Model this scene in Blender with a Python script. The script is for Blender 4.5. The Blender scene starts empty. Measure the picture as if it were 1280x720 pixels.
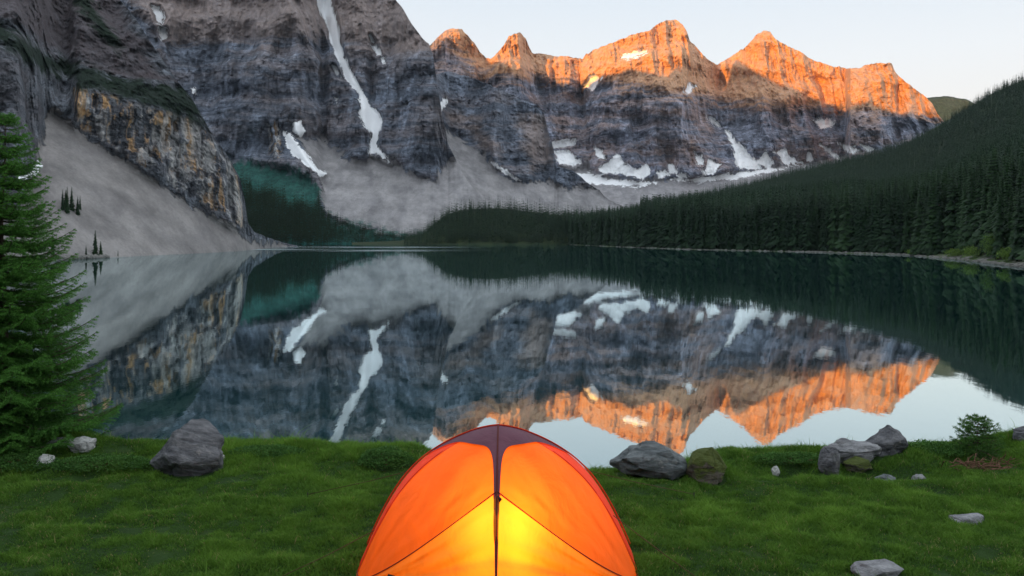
import bpy, bmesh, math, random
import numpy as np
from mathutils import Vector

random.seed(7)
rng = np.random.default_rng(7)
scene = bpy.context.scene
COL = scene.collection
F, HZ, CH = 1004.0, 291.0, 7.0          # focal length (photo px), horizon row, eye height above the lake
PLAT = 4.4                              # meadow level above the lake

# ------------------------------------------------------------------ helpers
def at(px, py, D):
    return Vector(((px - 640) / F * D, D, CH + (HZ - py) / F * D))

def tag(o, label=None, cat=None, group=None, kind=None):
    if label: o['label'] = label
    if cat: o['category'] = cat
    if group: o['group'] = group
    if kind: o['kind'] = kind
    return o

def empty(name, loc):
    o = bpy.data.objects.new(name, None); COL.objects.link(o); o.location = loc
    o.empty_display_size = .2
    return o

def mesh_np(name, V, faces, mat, parent=None, smooth=False, attrs=None, mats=None, midx=None):
    """V (n,3) array, faces (m,3|4) int array"""
    me = bpy.data.meshes.new(name)
    V = np.ascontiguousarray(V, dtype=np.float32)
    faces = np.ascontiguousarray(faces, dtype=np.int32)
    m, k = faces.shape
    me.vertices.add(len(V)); me.vertices.foreach_set('co', V.ravel())
    me.loops.add(m * k); me.loops.foreach_set('vertex_index', faces.ravel())
    me.polygons.add(m); me.polygons.foreach_set('loop_start', np.arange(0, m * k, k, dtype=np.int32))
    me.polygons.foreach_set('loop_total', np.full(m, k, dtype=np.int32))
    if smooth: me.polygons.foreach_set('use_smooth', np.ones(m, dtype=bool))
    for mm in (mats or [mat]): me.materials.append(mm)
    if midx is not None: me.polygons.foreach_set('material_index', np.asarray(midx, dtype=np.int32))
    for an, av in (attrs or {}).items():
        a = me.attributes.new(an, 'FLOAT', 'POINT')
        a.data.foreach_set('value', np.ascontiguousarray(av, dtype=np.float32).ravel())
    me.update(calc_edges=True); me.validate()
    o = bpy.data.objects.new(name, me); COL.objects.link(o)
    if parent: o.parent = parent
    return o

def grid_faces(ny, nx, wrap=False):
    i = np.arange(ny - 1)[:, None]; j = np.arange(nx - 1)[None, :]
    a = i * nx + j
    return np.stack([a, a + 1, a + nx + 1, a + nx], -1).reshape(-1, 4)

def tube(pts, r, seg=8):
    """returns V, F (quads) of a tube along pts; r scalar or list"""
    pts = [Vector(p) for p in pts]; n = len(pts)
    rs = r if hasattr(r, '__len__') else [r] * n
    V = []; Fc = []
    up = Vector((0, 0, 1))
    for i, p in enumerate(pts):
        t = (pts[min(i + 1, n - 1)] - pts[max(i - 1, 0)]).normalized()
        a = t.cross(up)
        if a.length < 1e-3: a = t.cross(Vector((1, 0, 0)))
        a.normalize(); b = t.cross(a)
        for k in range(seg):
            an = 2 * math.pi * k / seg
            V.append(p + rs[i] * (math.cos(an) * a + math.sin(an) * b))
    for i in range(n - 1):
        for k in range(seg):
            Fc.append((i * seg + k, i * seg + (k + 1) % seg, (i + 1) * seg + (k + 1) % seg, (i + 1) * seg + k))
    c0 = len(V); V.append(pts[0]); V.append(pts[-1])
    for k in range(seg):
        Fc.append((c0, (k + 1) % seg, k, k)); e = (n - 1) * seg
        Fc.append((c0 + 1, e + k, e + (k + 1) % seg, e + (k + 1) % seg))
    return np.array([tuple(v) for v in V]), Fc

def tube_obj(name, pts, r, mat, parent=None, seg=8):
    V, Fc = tube(pts, r, seg)
    me = bpy.data.meshes.new(name)
    me.from_pydata([tuple(v) for v in V], [], [tuple(dict.fromkeys(f)) for f in Fc])
    for p in me.polygons: p.use_smooth = True
    me.materials.append(mat); me.update()
    o = bpy.data.objects.new(name, me); COL.objects.link(o)
    if parent: o.parent = parent
    return o

# numpy noise
_T = np.random.default_rng(3).random(4096).astype(np.float32)
def _h(ix, iy, iz):
    return _T[(ix * 374761393 + iy * 668265263 + iz * 2147483647 + (ix * iy) * 97 + (iy * iz) * 31) & 4095]
def vnoise(x, y, z=0.0):
    x, y, z = np.broadcast_arrays(np.asarray(x, float), np.asarray(y, float), np.asarray(z, float))
    ix = np.floor(x).astype(np.int64); iy = np.floor(y).astype(np.int64); iz = np.floor(z).astype(np.int64)
    fx = x - ix; fy = y - iy; fz = z - iz
    fx = fx * fx * (3 - 2 * fx); fy = fy * fy * (3 - 2 * fy); fz = fz * fz * (3 - 2 * fz)
    def L(a, b, t): return a + (b - a) * t
    r = L(L(L(_h(ix, iy, iz), _h(ix + 1, iy, iz), fx), L(_h(ix, iy + 1, iz), _h(ix + 1, iy + 1, iz), fx), fy),
          L(L(_h(ix, iy, iz + 1), _h(ix + 1, iy, iz + 1), fx), L(_h(ix, iy + 1, iz + 1), _h(ix + 1, iy + 1, iz + 1), fx), fy), fz)
    return r * 2 - 1
def fbm(x, y, z=0.0, o=5, g=.5, l=2.03):
    s = 0; a = 1; n = 0
    for i in range(o):
        s = s + a * vnoise(np.asarray(x) * l ** i + 17.3 * i, np.asarray(y) * l ** i + 5.1 * i, np.asarray(z) * l ** i + 9.7 * i); n += a; a *= g
    return s / n
def ridged(x, y, z=0.0, o=5):
    s = 0; a = 1; n = 0
    for i in range(o):
        s = s + a * (1 - np.abs(vnoise(np.asarray(x) * 2.03 ** i + 3.3 * i, np.asarray(y) * 2.03 ** i + 8 * i, np.asarray(z) * 2.03 ** i)) * 2); n += a; a *= .5
    return s / n
def sstep(a, b, x):
    t = np.clip((x - a) / (b - a), 0, 1); return t * t * (3 - 2 * t)
def ip(pts, x):
    p = sorted(pts); return np.interp(x, [a for a, _ in p], [b for _, b in p])
def sdf(px, py, polys):
    """signed distance, positive inside, to a union of polygons"""
    best = np.full(px.shape, -1e3)
    for poly in polys:
        d2 = np.full(px.shape, 1e9); ins = np.zeros(px.shape, bool)
        n = len(poly)
        for i in range(n):
            x1, y1 = poly[i]; x2, y2 = poly[(i + 1) % n]
            ex, ey = x2 - x1, y2 - y1
            t = np.clip(((px - x1) * ex + (py - y1) * ey) / max(ex * ex + ey * ey, 1e-6), 0, 1)
            d2 = np.minimum(d2, (px - x1 - t * ex) ** 2 + (py - y1 - t * ey) ** 2)
            if y1 != y2:
                c = ((y1 > py) != (y2 > py)) & (px < (x2 - x1) * (py - y1) / (y2 - y1) + x1)
                ins ^= c
        d = np.sqrt(d2) * np.where(ins, 1, -1)
        best = np.maximum(best, d)
    return best

# node helper
class NB:
    def __init__(s, name):
        s.m = bpy.data.materials.new(name); s.m.use_nodes = True
        s.t = s.m.node_tree; s.t.nodes.clear()
        s.out = s.t.nodes.new('ShaderNodeOutputMaterial')
    def n(s, typ, **kw):
        nd = s.t.nodes.new(typ)
        for k, v in kw.items():
            if k.startswith('i_'):
                key = k[2:]
                key = int(key) if key.isdigit() else key.replace('_', ' ')
                if isinstance(v, bpy.types.NodeSocket): s.t.links.new(v, nd.inputs[key])
                else: nd.inputs[key].default_value = v
            else: setattr(nd, k, v)
        return nd
    def link(s, a, b): s.t.links.new(a, b)
    def coord(s): return s.n('ShaderNodeTexCoord').outputs['Object']
    def mapv(s, v, sc, loc=(0, 0, 0), rot=(0, 0, 0)):
        return s.n('ShaderNodeMapping', i_Vector=v, i_Scale=sc, i_Location=loc, i_Rotation=rot).outputs[0]
    def noise(s, v, scale=1, detail=6, rough=.55, dist=0):
        return s.n('ShaderNodeTexNoise', i_Vector=v, i_Scale=scale, i_Detail=detail, i_Roughness=rough, i_Distortion=dist).outputs['Fac']
    def vor(s, v, scale=1, feature='F1', out='Distance'):
        return s.n('ShaderNodeTexVoronoi', feature=feature, i_Vector=v, i_Scale=scale).outputs[out]
    def ramp(s, f, stops, interp='LINEAR'):
        r = s.n('ShaderNodeValToRGB', i_Fac=f); cr = r.color_ramp; cr.interpolation = interp
        while len(cr.elements) > 1: cr.elements.remove(cr.elements[-1])
        cr.elements[0].position = stops[0][0]; cr.elements[0].color = (*stops[0][1], 1)
        for p, c in stops[1:]:
            e = cr.elements.new(p); e.color = (*c, 1)
        return r.outputs[0]
    def mr(s, v, a, b, c=0., d=1., smooth=True):
        return s.n('ShaderNodeMapRange', interpolation_type='SMOOTHSTEP' if smooth else 'LINEAR', i_Value=v, i_1=a, i_2=b, i_3=c, i_4=d).outputs[0]
    def mix(s, f, a, b, mode='MIX'):
        nd = s.n('ShaderNodeMix', data_type='RGBA', blend_type=mode)
        for key, v in ((0, f), (6, a), (7, b)):
            if isinstance(v, bpy.types.NodeSocket): s.link(v, nd.inputs[key])
            elif key == 0: nd.inputs[0].default_value = v
            else: nd.inputs[key].default_value = (*v, 1)
        return nd.outputs[2]
    def math(s, op, a, b=0.):
        nd = s.n('ShaderNodeMath', operation=op)
        for k, v in ((0, a), (1, b)):
            if isinstance(v, bpy.types.NodeSocket): s.link(v, nd.inputs[k])
            else: nd.inputs[k].default_value = v
        return nd.outputs[0]
    def attr(s, name): return s.n('ShaderNodeAttribute', attribute_name=name).outputs['Fac']
    def bump(s, h, strength=.5, dist=1., normal=None):
        b = s.n('ShaderNodeBump', i_Height=h, i_Strength=strength, i_Distance=dist)
        if normal: s.link(normal, b.inputs['Normal'])
        return b.outputs[0]
    def bsdf(s, col, rough=.9, normal=None, spec=.2, **kw):
        b = s.n('ShaderNodeBsdfPrincipled')
        for k, v in (('Base Color', col), ('Roughness', rough), ('Specular IOR Level', spec)):
            if isinstance(v, bpy.types.NodeSocket): s.link(v, b.inputs[k])
            else: b.inputs[k].default_value = (*v, 1) if isinstance(v, tuple) else v
        if normal: s.link(normal, b.inputs['Normal'])
        for k, v in kw.items(): b.inputs[k.replace('_', ' ')].default_value = v
        s.link(b.outputs[0], s.out.inputs[0]); return s.m

# ------------------------------------------------------------------ materials
def rock_wall(name, slate, brown, strata=.12, streak=.12, sc=1.0, brown_amt=.5, scree_col=(.25, .23, .225), green_col=(.028, .05, .03), ochre_col=(.42, .27, .13)):
    b = NB(name); c = b.coord()
    wob = b.noise(b.mapv(c, (.02 * sc, .02 * sc, .02 * sc)), 1, 4)
    cz = b.n('ShaderNodeVectorMath', operation='ADD', i_0=c, i_1=b.n('ShaderNodeCombineXYZ', i_Z=b.math('MULTIPLY', wob, 22.)).outputs[0]).outputs[0]
    st = b.noise(b.mapv(cz, (.006, .006, strata), rot=(0, .05, 0)), 1, 6, .65)
    sk = b.noise(b.mapv(c, (streak, streak, streak * .07)), 1, 10, .72, .1)
    sk2 = b.noise(b.mapv(c, (streak * 3, streak * 3, streak * .45)), 1, 10, .8)
    big = b.noise(b.mapv(c, (.012, .012, .02)), 1, 5)
    base = b.ramp(sk, [(.3, tuple(v * .25 for v in slate)), (.44, tuple(v * .75 for v in slate)), (.52, slate), (.6, tuple(v * 1.6 for v in slate)), (.72, tuple(v * 2.5 for v in slate))])
    brn = b.ramp(sk2, [(.3, tuple(v * .55 for v in brown)), (.55, brown), (.75, tuple(v * 1.6 for v in brown))])
    f = b.math('ADD', b.math('MULTIPLY', big, .6), b.math('MULTIPLY', st, .6))
    col = b.mix(b.mr(f, .52, .72, 0, brown_amt * 1.0), base, brn)
    band = b.ramp(st, [(.3, (.55, .55, .57)), (.47, (.95, .95, .95)), (.55, (1.25, 1.22, 1.2)), (.6, (.8, .8, .82)), (.7, (1.15, 1.12, 1.1))])
    col = b.mix(.8, col, band, 'MULTIPLY')
    thin = b.noise(b.mapv(cz, (.02, .02, strata * 6)), 1, 5, .7)
    col = b.mix(.75, col, b.ramp(thin, [(.38, (.36, .36, .39)), (.46, (.95, .95, .95)), (.54, (1.35, 1.32, 1.3)), (.6, (.7, .7, .72))]), 'MULTIPLY')
    crk = b.noise(b.mapv(c, (streak * 2.2, streak * 2.2, streak * .18), (13, 5, 8)), 1, 7, .7)
    col = b.mix(.8, col, b.ramp(crk, [(.37, (.16, .16, .18)), (.43, (.92, .92, .92)), (.6, (1.1, 1.1, 1.1))]), 'MULTIPLY')
    # upper tan beds; the far wall's orange also has sun glow painted in
    tb = brown if 'banded' in name else (brown[0] * .95, brown[1], brown[2])
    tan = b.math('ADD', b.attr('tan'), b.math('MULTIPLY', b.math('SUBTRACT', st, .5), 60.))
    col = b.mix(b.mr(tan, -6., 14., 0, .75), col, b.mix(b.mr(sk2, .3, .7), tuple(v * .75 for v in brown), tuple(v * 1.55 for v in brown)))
    nz = b.math('SUBTRACT', b.noise(b.mapv(c, (.16, .16, .07)), 1, 6, .65), .5)
    och = b.math('ADD', b.attr('ochre'), b.math('MULTIPLY', nz, 26.))
    streaks = b.mr(b.noise(b.mapv(c, (.22, .22, .03)), 1, 4, .6), .5, .62)
    col = b.mix(b.math('MULTIPLY', b.mr(och, -1., 4., 0, .85), streaks), col, b.mix(sk2, ochre_col, tuple(v * .55 for v in ochre_col)))
    pal = b.math('MULTIPLY', b.mr(och, -1., 6., 0, .8), b.mr(b.noise(b.mapv(c, (.16, .16, .022), (31, 7, 2)), 1, 6, .65), .47, .57))
    col = b.mix(pal, col, b.mix(sk2, (.66, .64, .62), (.3, .3, .31)))
    vs_ = b.noise(b.mapv(c, (.14, .14, .009), (3, 17, 2)), 1, 5, .6)
    col = b.mix(b.math('MULTIPLY', b.mr(och, -4., 6.), .95), col, b.ramp(vs_, [(.4, (.16, .17, .19)), (.47, (.8, .8, .8)), (.55, (1.3, 1.28, 1.25)), (.62, (.5, .5, .52))]), 'MULTIPLY')
    # scree
    fs = b.noise(b.mapv(c, (.09, .09, .05)), 1, 8, .7); fs2 = b.noise(c, 1.2, 6, .8)
    sc_c = b.mix(b.mr(fs, .3, .7), tuple(v * .72 for v in scree_col), tuple(v * 1.18 for v in scree_col))
    gul = b.noise(b.mapv(c, (.11, .05, .012), rot=(.6, 0, 0)), 1, 6, .6, .4)
    sc_c = b.mix(.7, sc_c, b.ramp(gul, [(.35, (.72, .72, .74)), (.5, (1, 1, 1)), (.62, (1.2, 1.19, 1.18))]), 'MULTIPLY')
    sc_c = b.mix(.5, sc_c, b.ramp(fs2, [(.3, (.6, .6, .6)), (.7, (1.3, 1.3, 1.3))]), 'MULTIPLY')
    scf = b.mr(b.math('ADD', b.attr('scree'), b.math('MULTIPLY', b.math('SUBTRACT', b.math('ADD', b.noise(b.mapv(c, (.04, .04, .02)), 1, 4, .6), b.noise(b.mapv(c, (.2, .2, .07)), 1, 6, .7)), 1.), 34.)), -1.2, 1.8)
    col = b.mix(scf, col, sc_c)
    # vegetation
    gf = b.mr(b.math('ADD', b.attr('green'), b.math('MULTIPLY', b.math('SUBTRACT', b.math('ADD', b.noise(b.mapv(c, (.03, .03, .012)), 1, 6, .65), nz), .5), 45.)), -4., 8., 0, .95)
    col = b.mix(gf, col, b.mix(b.mr(sk2, .35, .65), tuple(v * .6 for v in green_col), tuple(v * 1.6 for v in green_col)))
    # snow
    sn = b.mr(b.math('ADD', b.math('ADD', b.attr('snow'), 1.2), b.math('MULTIPLY', b.math('SUBTRACT', b.math('ADD', b.noise(b.mapv(c, (.35, .35, .25)), 1, 6, .75), b.noise(b.mapv(c, (.07, .07, .05)), 1, 3)), 1.), 13.)), -.4, .9)
    col = b.mix(sn, col, (.95, .96, .98))
    h = b.math('ADD', b.math('MULTIPLY', sk, 1.), b.math('MULTIPLY', sk2, .5))
    notsn = b.math('SUBTRACT', 1.0, b.math('MULTIPLY', b.math('MAXIMUM', sn, scf), .93))
    n = b.bump(b.math('MULTIPLY', h, notsn), .8, 2.5)
    return b.bsdf(col, .95, n, .1)

M_left = rock_wall('near_cliff_rock', (.15, .165, .19), (.095, .075, .078), .2, .2, 1.5, .4, green_col=(.014, .026, .016), ochre_col=(.8, .5, .25), scree_col=(.24, .225, .22))
M_mid = rock_wall('slate_rock', (.145, .17, .215), (.27, .215, .195), .12, .085, 1, .45, green_col=(.02, .085, .07), scree_col=(.29, .28, .285))
M_far = rock_wall('banded_rock', (.175, .195, .25), (.60, .33, .17), .13, .08, 1, .3, scree_col=(.3, .29, .3))  # brown pushed to orange: alpenglow painted into the sunlit upper beds

def simple_rock(name, dark, light, spotc, moss=0., sc=1.):
    b = NB(name); c = b.coord()
    n1 = b.noise(c, 3 * sc, 9, .65); n2 = b.noise(b.mapv(c, (1, 1, 1), rot=(.5, .3, 0)), 14 * sc, 8, .75); n3 = b.noise(b.mapv(c, (2, 7, 9), rot=(.4, .5, .2)), 1.6 * sc, 7, .6)
    col = b.ramp(n3, [(.3, dark), (.5, tuple((x + y) / 2 for x, y in zip(dark, light))), (.68, light)])
    col = b.mix(.6, col, b.ramp(n2, [(.3, (.5, .5, .5)), (.6, (1.3, 1.3, 1.3))]), 'MULTIPLY')
    col = b.mix(b.mr(n1, .6, .68, 0, .7), col, spotc)
    if moss:
        g = b.n('ShaderNodeNewGeometry'); nz = b.n('ShaderNodeSeparateXYZ', i_0=g.outputs['Normal']).outputs[2]
        mf = b.mr(b.math('ADD', nz, b.math('MULTIPLY', b.noise(c, 5, 6), 1.2)), 1.2 - moss, 1.5 - moss)
        col = b.mix(mf, col, b.mix(n2, (.03, .05, .01), (.11, .13, .03)))
    n = b.bump(b.math('ADD', n2, b.math('MULTIPLY', n3, 2.)), .8, .04)
    return b.bsdf(col, .85, n, .25)
M_boulder = simple_rock('grey_boulder', (.04, .042, .05), (.2, .2, .21), (.3, .28, .27), .0)
M_boulder2 = simple_rock('dark_boulder', (.045, .055, .06), (.19, .21, .215), (.3, .3, .28), .0)
M_moss = simple_rock('mossy_boulder', (.06, .06, .045), (.2, .17, .14), (.09, .1, .03), .75)
M_pale = simple_rock('pale_stone', (.25, .25, .24), (.5, .5, .48), (.6, .6, .58), .0)
M_shore = simple_rock('shore_stone', (.08, .08, .075), (.26, .25, .23), (.3, .29, .27), .0)
M_slab = simple_rock('grey_slab', (.12, .12, .13), (.33, .33, .34), (.4, .39, .37), .0)

def foliage(name, dark, light, trans=.25, rnd=True):
    b = NB(name)
    oi = b.n('ShaderNodeObjectInfo').outputs['Random']
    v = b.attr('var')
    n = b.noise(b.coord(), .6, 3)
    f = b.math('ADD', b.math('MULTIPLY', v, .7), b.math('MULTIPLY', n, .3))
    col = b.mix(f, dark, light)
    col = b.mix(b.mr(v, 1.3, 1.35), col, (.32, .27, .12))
    if rnd: col = b.mix(1., col, b.ramp(oi, [(0, (.7, .75, .75)), (1, (1.3, 1.2, 1.0))]), 'MULTIPLY')
    d = b.n('ShaderNodeBsdfPrincipled', i_Roughness=.75)
    d.inputs['Specular IOR Level'].default_value = .2
    b.link(col, d.inputs['Base Color'])
    t = b.n('ShaderNodeBsdfTranslucent'); b.link(col, t.inputs[0])
    m = b.n('ShaderNodeMixShader', i_0=trans); b.link(d.outputs[0], m.inputs[1]); b.link(t.outputs[0], m.inputs[2])
    b.link(m.outputs[0], b.out.inputs[0]); return b.m
M_pine = foliage('spruce_needles', (.003, .012, .006), (.02, .056, .017), .06)
M_pine_far = foliage('far_spruce_needles', (.004, .014, .008), (.019, .051, .018), .06, False)
M_fir = foliage('fir_needles', (.018, .07, .018), (.11, .28, .045), .3, False)
M_lightgreen = foliage('bright_shrub_leaves', (.07, .14, .03), (.22, .34, .07), .3)
M_grass = foliage('grass_blades', (.036, .098, .014), (.165, .31, .036), .35, False)
M_herb = foliage('ground_shrub_leaves', (.03, .09, .02), (.09, .2, .04), .3, False)
b = NB('bark'); c = b.coord(); M_bark = b.bsdf(b.ramp(b.noise(b.mapv(c, (8, 8, 2)), 3, 6), [(.3, (.04, .03, .022)), (.7, (.14, .11, .085))]), .9, b.bump(b.noise(b.mapv(c, (10, 10, 2)), 3, 6), .6, .02))
b = NB('dry_twigs'); M_twig = b.bsdf(b.ramp(b.noise(b.coord(), 30, 3), [(.3, (.07, .035, .022)), (.7, (.2, .11, .07))]), .9)

b = NB('meadow_soil'); c = b.coord()
col = b.ramp(b.noise(c, 1.3, 8, .65), [(.3, (.010, .028, .005)), (.55, (.02, .05, .007)), (.75, (.035, .055, .012))])
M_ground = b.bsdf(col, .95, b.bump(b.noise(c, 9, 8, .7), .8, .05))
b = NB('forest_floor'); c = b.coord()
g = b.mr(b.math('ADD', b.attr('beach'), b.math('MULTIPLY', b.noise(c, .15, 6, .7), 2.)), .2, 1.2)
stones = b.mix(b.mr(b.noise(c, .12, 5, .6), .42, .56), b.ramp(b.vor(b.mapv(c, (1, 1, 1)), .9), [(.0, (.34, .33, .3)), (.45, (.2, .19, .17)), (.7, (.08, .08, .07))]), (.05, .085, .025))
col = b.mix(g, b.ramp(b.noise(c, .2, 6), [(.35, (.02, .032, .016)), (.7, (.04, .055, .022))]), stones)
M_forest = b.bsdf(col, .95, b.bump(b.noise(c, 1.2, 5, .7), .6, .5))

# ------------------------------------------------------------------ world, sun, camera
SUN_AZ, SUN_EL = math.radians(37), math.radians(4.5)
d_sun = Vector((math.sin(SUN_AZ), math.cos(SUN_AZ), -math.tan(SUN_EL))).normalized()
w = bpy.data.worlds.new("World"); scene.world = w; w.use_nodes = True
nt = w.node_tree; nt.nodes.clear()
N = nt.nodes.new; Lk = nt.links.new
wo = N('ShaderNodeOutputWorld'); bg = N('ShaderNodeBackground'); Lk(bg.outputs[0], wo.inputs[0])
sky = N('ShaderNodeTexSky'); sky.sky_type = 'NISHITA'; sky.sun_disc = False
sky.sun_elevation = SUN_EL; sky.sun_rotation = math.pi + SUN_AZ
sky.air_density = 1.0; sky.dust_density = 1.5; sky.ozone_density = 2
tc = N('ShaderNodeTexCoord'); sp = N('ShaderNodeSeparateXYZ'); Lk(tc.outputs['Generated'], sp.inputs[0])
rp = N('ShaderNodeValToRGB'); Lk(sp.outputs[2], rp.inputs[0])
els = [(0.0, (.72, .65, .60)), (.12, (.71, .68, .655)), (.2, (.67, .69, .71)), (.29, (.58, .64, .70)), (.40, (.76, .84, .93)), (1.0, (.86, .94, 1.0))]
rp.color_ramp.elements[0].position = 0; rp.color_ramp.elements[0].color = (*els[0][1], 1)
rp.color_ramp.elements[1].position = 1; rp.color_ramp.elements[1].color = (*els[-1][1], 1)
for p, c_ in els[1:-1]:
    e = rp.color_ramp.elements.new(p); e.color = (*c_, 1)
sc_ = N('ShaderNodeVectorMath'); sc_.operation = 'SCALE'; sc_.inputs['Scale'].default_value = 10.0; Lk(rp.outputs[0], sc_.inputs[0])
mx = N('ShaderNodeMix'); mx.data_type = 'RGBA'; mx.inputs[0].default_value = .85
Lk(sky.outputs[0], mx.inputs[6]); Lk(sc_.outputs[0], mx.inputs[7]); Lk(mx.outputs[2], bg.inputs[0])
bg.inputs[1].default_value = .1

sl = bpy.data.lights.new('sun', 'SUN'); sl.energy = 5; sl.angle = math.radians(.22); sl.color = (1, .41, .06)
so = bpy.data.objects.new('sun', sl); COL.objects.link(so)
so.rotation_euler = d_sun.to_track_quat('-Z', 'Y').to_euler(); so.location = (0, 0, 60)

cd = bpy.data.cameras.new('camera'); cam = bpy.data.objects.new('camera', cd); COL.objects.link(cam)
cam.location = (0, 0, CH); cam.rotation_euler = (math.pi / 2, 0, 0)
cd.sensor_width = 36; cd.lens = 36 * F / 1280; cd.shift_y = -(360 - HZ) / 1280
cd.clip_start = .05; cd.clip_end = 12000; scene.camera = cam
vs = scene.view_settings; vs.view_transform = 'Standard'; vs.look = 'None'; vs.exposure = .6; vs.gamma = 1
scene.cycles.use_denoising = True
scene.cycles.max_bounces = 8; scene.cycles.diffuse_bounces = 3; scene.cycles.glossy_bounces = 3
scene.cycles.transparent_max_bounces = 8

# ------------------------------------------------------------------ mountains
def relief(name, x0, x1, step, ny, ridge, base, D0, slope_fn, disp_fn, masks, mat, jag=1.0, jf=.12, label=None, seed=0):
    xs = np.arange(x0, x1 + .1, step); nx = len(xs)
    rg = ip(ridge, xs); bs = ip(base, xs)
    rg = rg + jag * (fbm(xs * jf, seed + .5, 0, 4, .6) * 2.5)
    rg = np.minimum(rg, bs - .5)
    t = np.linspace(0, 1, ny)[:, None]
    PY = bs[None] * (1 - t) + rg[None] * t
    PX = np.broadcast_to(xs[None], PY.shape).copy()
    m = {k: sdf(PX, PY, v) for k, v in masks.items()}
    for k in ('snow', 'scree', 'green', 'ochre', 'tan'): m.setdefault(k, np.full(PX.shape, -1000.))
    S = slope_fn(PX, PY, m)
    K = (HZ - PY) / F
    D = np.zeros_like(PY); D[0] = D0(xs)
    for i in range(1, ny):
        s = np.maximum(S[i], K[i] + .12)
        D[i] = D[i - 1] * (1 + (K[i] - K[i - 1]) / (s - K[i]))
    # mild lateral smoothing of depth
    kern = np.ones(9) / 9
    Dp = np.pad(D, ((0, 0), (4, 4)), mode='edge')
    D = np.stack([np.convolve(r, kern, 'valid') for r in Dp])
    X = (PX - 640) / F * D; Z = CH + K * D
    dd = disp_fn(PX, PY, X, D, Z, m)
    D = D + dd
    X = (PX - 640) / F * D; Z = CH + K * D
    P = np.stack([X, D, Z], -1)
    # skirt to below the lake, and the far side falling away
    sk = P[0].copy(); sk[:, 2] = -6
    rows = [sk] + list(P)
    top = P[-1]
    for k, (dy, dz) in enumerate([(6, .02), (20, .10), (50, .28), (110, .55), (200, 1.05)]):
        r = top.copy(); r[:, 1] += dy + fbm(xs * .05, k, 3) * dy * .3; r[:, 0] *= r[:, 1] / top[:, 1]; r[:, 2] = top[:, 2] * (1 - dz) - 2 * (dz > .02)
        rows.append(r)
    P = np.stack(rows)
    at_ = {k: np.concatenate([v[:1], v, np.repeat(v[-1:], 5, 0)]) for k, v in m.items()}
    o = mesh_np(name, P.reshape(-1, 3), grid_faces(P.shape[0], nx), mat, smooth=False, attrs=at_)
    tag(o, label, None, None, 'structure')
    return o, dict(xs=xs, PX=PX, PY=PY, P=np.stack([X, D, Z], -1), ridge=rg, base=bs)

# --- left mountain with its scree cone
A_scree = [[(66, 137), (80, 148), (101, 167), (141, 189), (174, 212), (222, 245), (264, 269), (316, 300), (345, 306), (380, 312), (380, 350), (-250, 350), (-250, 330), (20, 262), (45, 215), (57, 150)]]
A_green = [[(-250, -66), (-60, -8), (0, 28), (50, 60), (90, 76), (130, 86), (165, 98), (205, 106), (240, 116), (262, 145), (288, 180), (306, 212), (314, 250), (304, 240), (295, 205), (262, 164), (235, 145), (190, 131), (140, 119), (95, 106), (50, 88), (0, 62), (-60, 30), (-250, -20)],
           [(60, -40), (110, -10), (165, 62), (150, 70), (100, 20)]]
A_cliff = [(85, 104), (140, 119), (190, 132), (235, 146), (262, 165), (290, 205), (304, 245), (306, 288), (270, 265), (220, 238), (170, 203), (130, 180), (100, 160)]
def A_slope(PX, PY, m):
    S = np.full(PX.shape, 1.15)
    S = np.where(m['green'] > -4, .8, S)
    cl = sdf(PX, PY, [A_cliff, [(-250, 40), (0, 66), (80, 100), (60, 140), (20, 255), (-250, 320)]])
    S = np.where(cl > -3, 3.2, S)
    return np.where(m['scree'] > 0, .66, S)
def A_disp(PX, PY, X, D, Z, m):
    q = 1 - sstep(-6, 8, m['scree'])
    v = ridged(X * .045, D * .02, Z * .012, 5) * -9 + fbm(X * .12, D * .1, Z * .12, 6, .66) * 6
    v = v - ridged(X * .11 + 3, D * .03, Z * .012, 4) * 5
    led = np.sin(Z * .3 + fbm(X * .03, Z * .03) * 5) * .5
    return (v + led) * q + fbm(X * .05, D * .05, 0, 4) * 2.2 * (1 - q) - 0
A_obj, A = relief('mountain', -260, 372, .95, 380,
    [(-260, -110), (0, -90), (90, -55), (150, 0), (165, 17), (190, 55), (215, 92), (240, 124), (262, 162), (285, 195), (300, 222), (306, 250), (310, 278), (318, 290), (335, 297), (350, 302), (372, 308)],
    [(-260, 330), (60, 326), (200, 319), (300, 314), (345, 309), (372, 308.6)],
    lambda x: CH * F / (ip([(-260, 330), (60, 326), (200, 319), (300, 314), (345, 309), (372, 308.6)], x) - HZ),
    A_slope, A_disp, dict(scree=A_scree, green=A_green, ochre=[A_cliff], tan=[[(-250, -250), (150, -250), (150, -5), (205, 95), (240, 118), (165, 100), (90, 78), (50, 60), (0, 28), (-60, -6), (-250, -60)]], snow=[[(24, 222), (38, 214), (48, 200), (54, 208), (44, 219), (30, 226)]]), M_left, .9, .1,
    'dark cliff mountain at the left with ochre streaked wall and grey scree cone', 1)

# --- great central mountain
B_snow = [[(395, -15), (399, 8), (406, 25), (415, 54), (425, 84), (436, 104), (446, 113), (452, 135), (447, 141), (456, 156), (467, 166), (462, 190), (478, 197), (488, 203), (476, 187), (471, 180), (474, 166), (477, 152), (474, 143), (463, 134), (454, 114), (444, 100), (435, 82), (425, 52), (421, 26), (414, 5), (412, -15)],
          [(354, 165), (362, 168), (371, 178), (387, 200), (397, 212), (407, 217), (400, 220), (382, 205), (366, 192), (358, 180)],
          [(368, 155), (375, 154), (379, 164), (374, 169), (368, 164)],
          [(462, 44), (467, 50), (476, 68), (471, 68)], [(476, 73), (481, 74), (479, 79)], [(416, 82), (421, 84), (427, 97), (420, 94)],
          [(190, 8), (199, 9), (206, 22), (202, 30), (195, 26)], [(200, 34), (207, 36), (209, 48), (203, 50)], [(238, 110), (244, 112), (242, 118)], [(419, 122), (423, 123), (421, 130)]]
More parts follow.
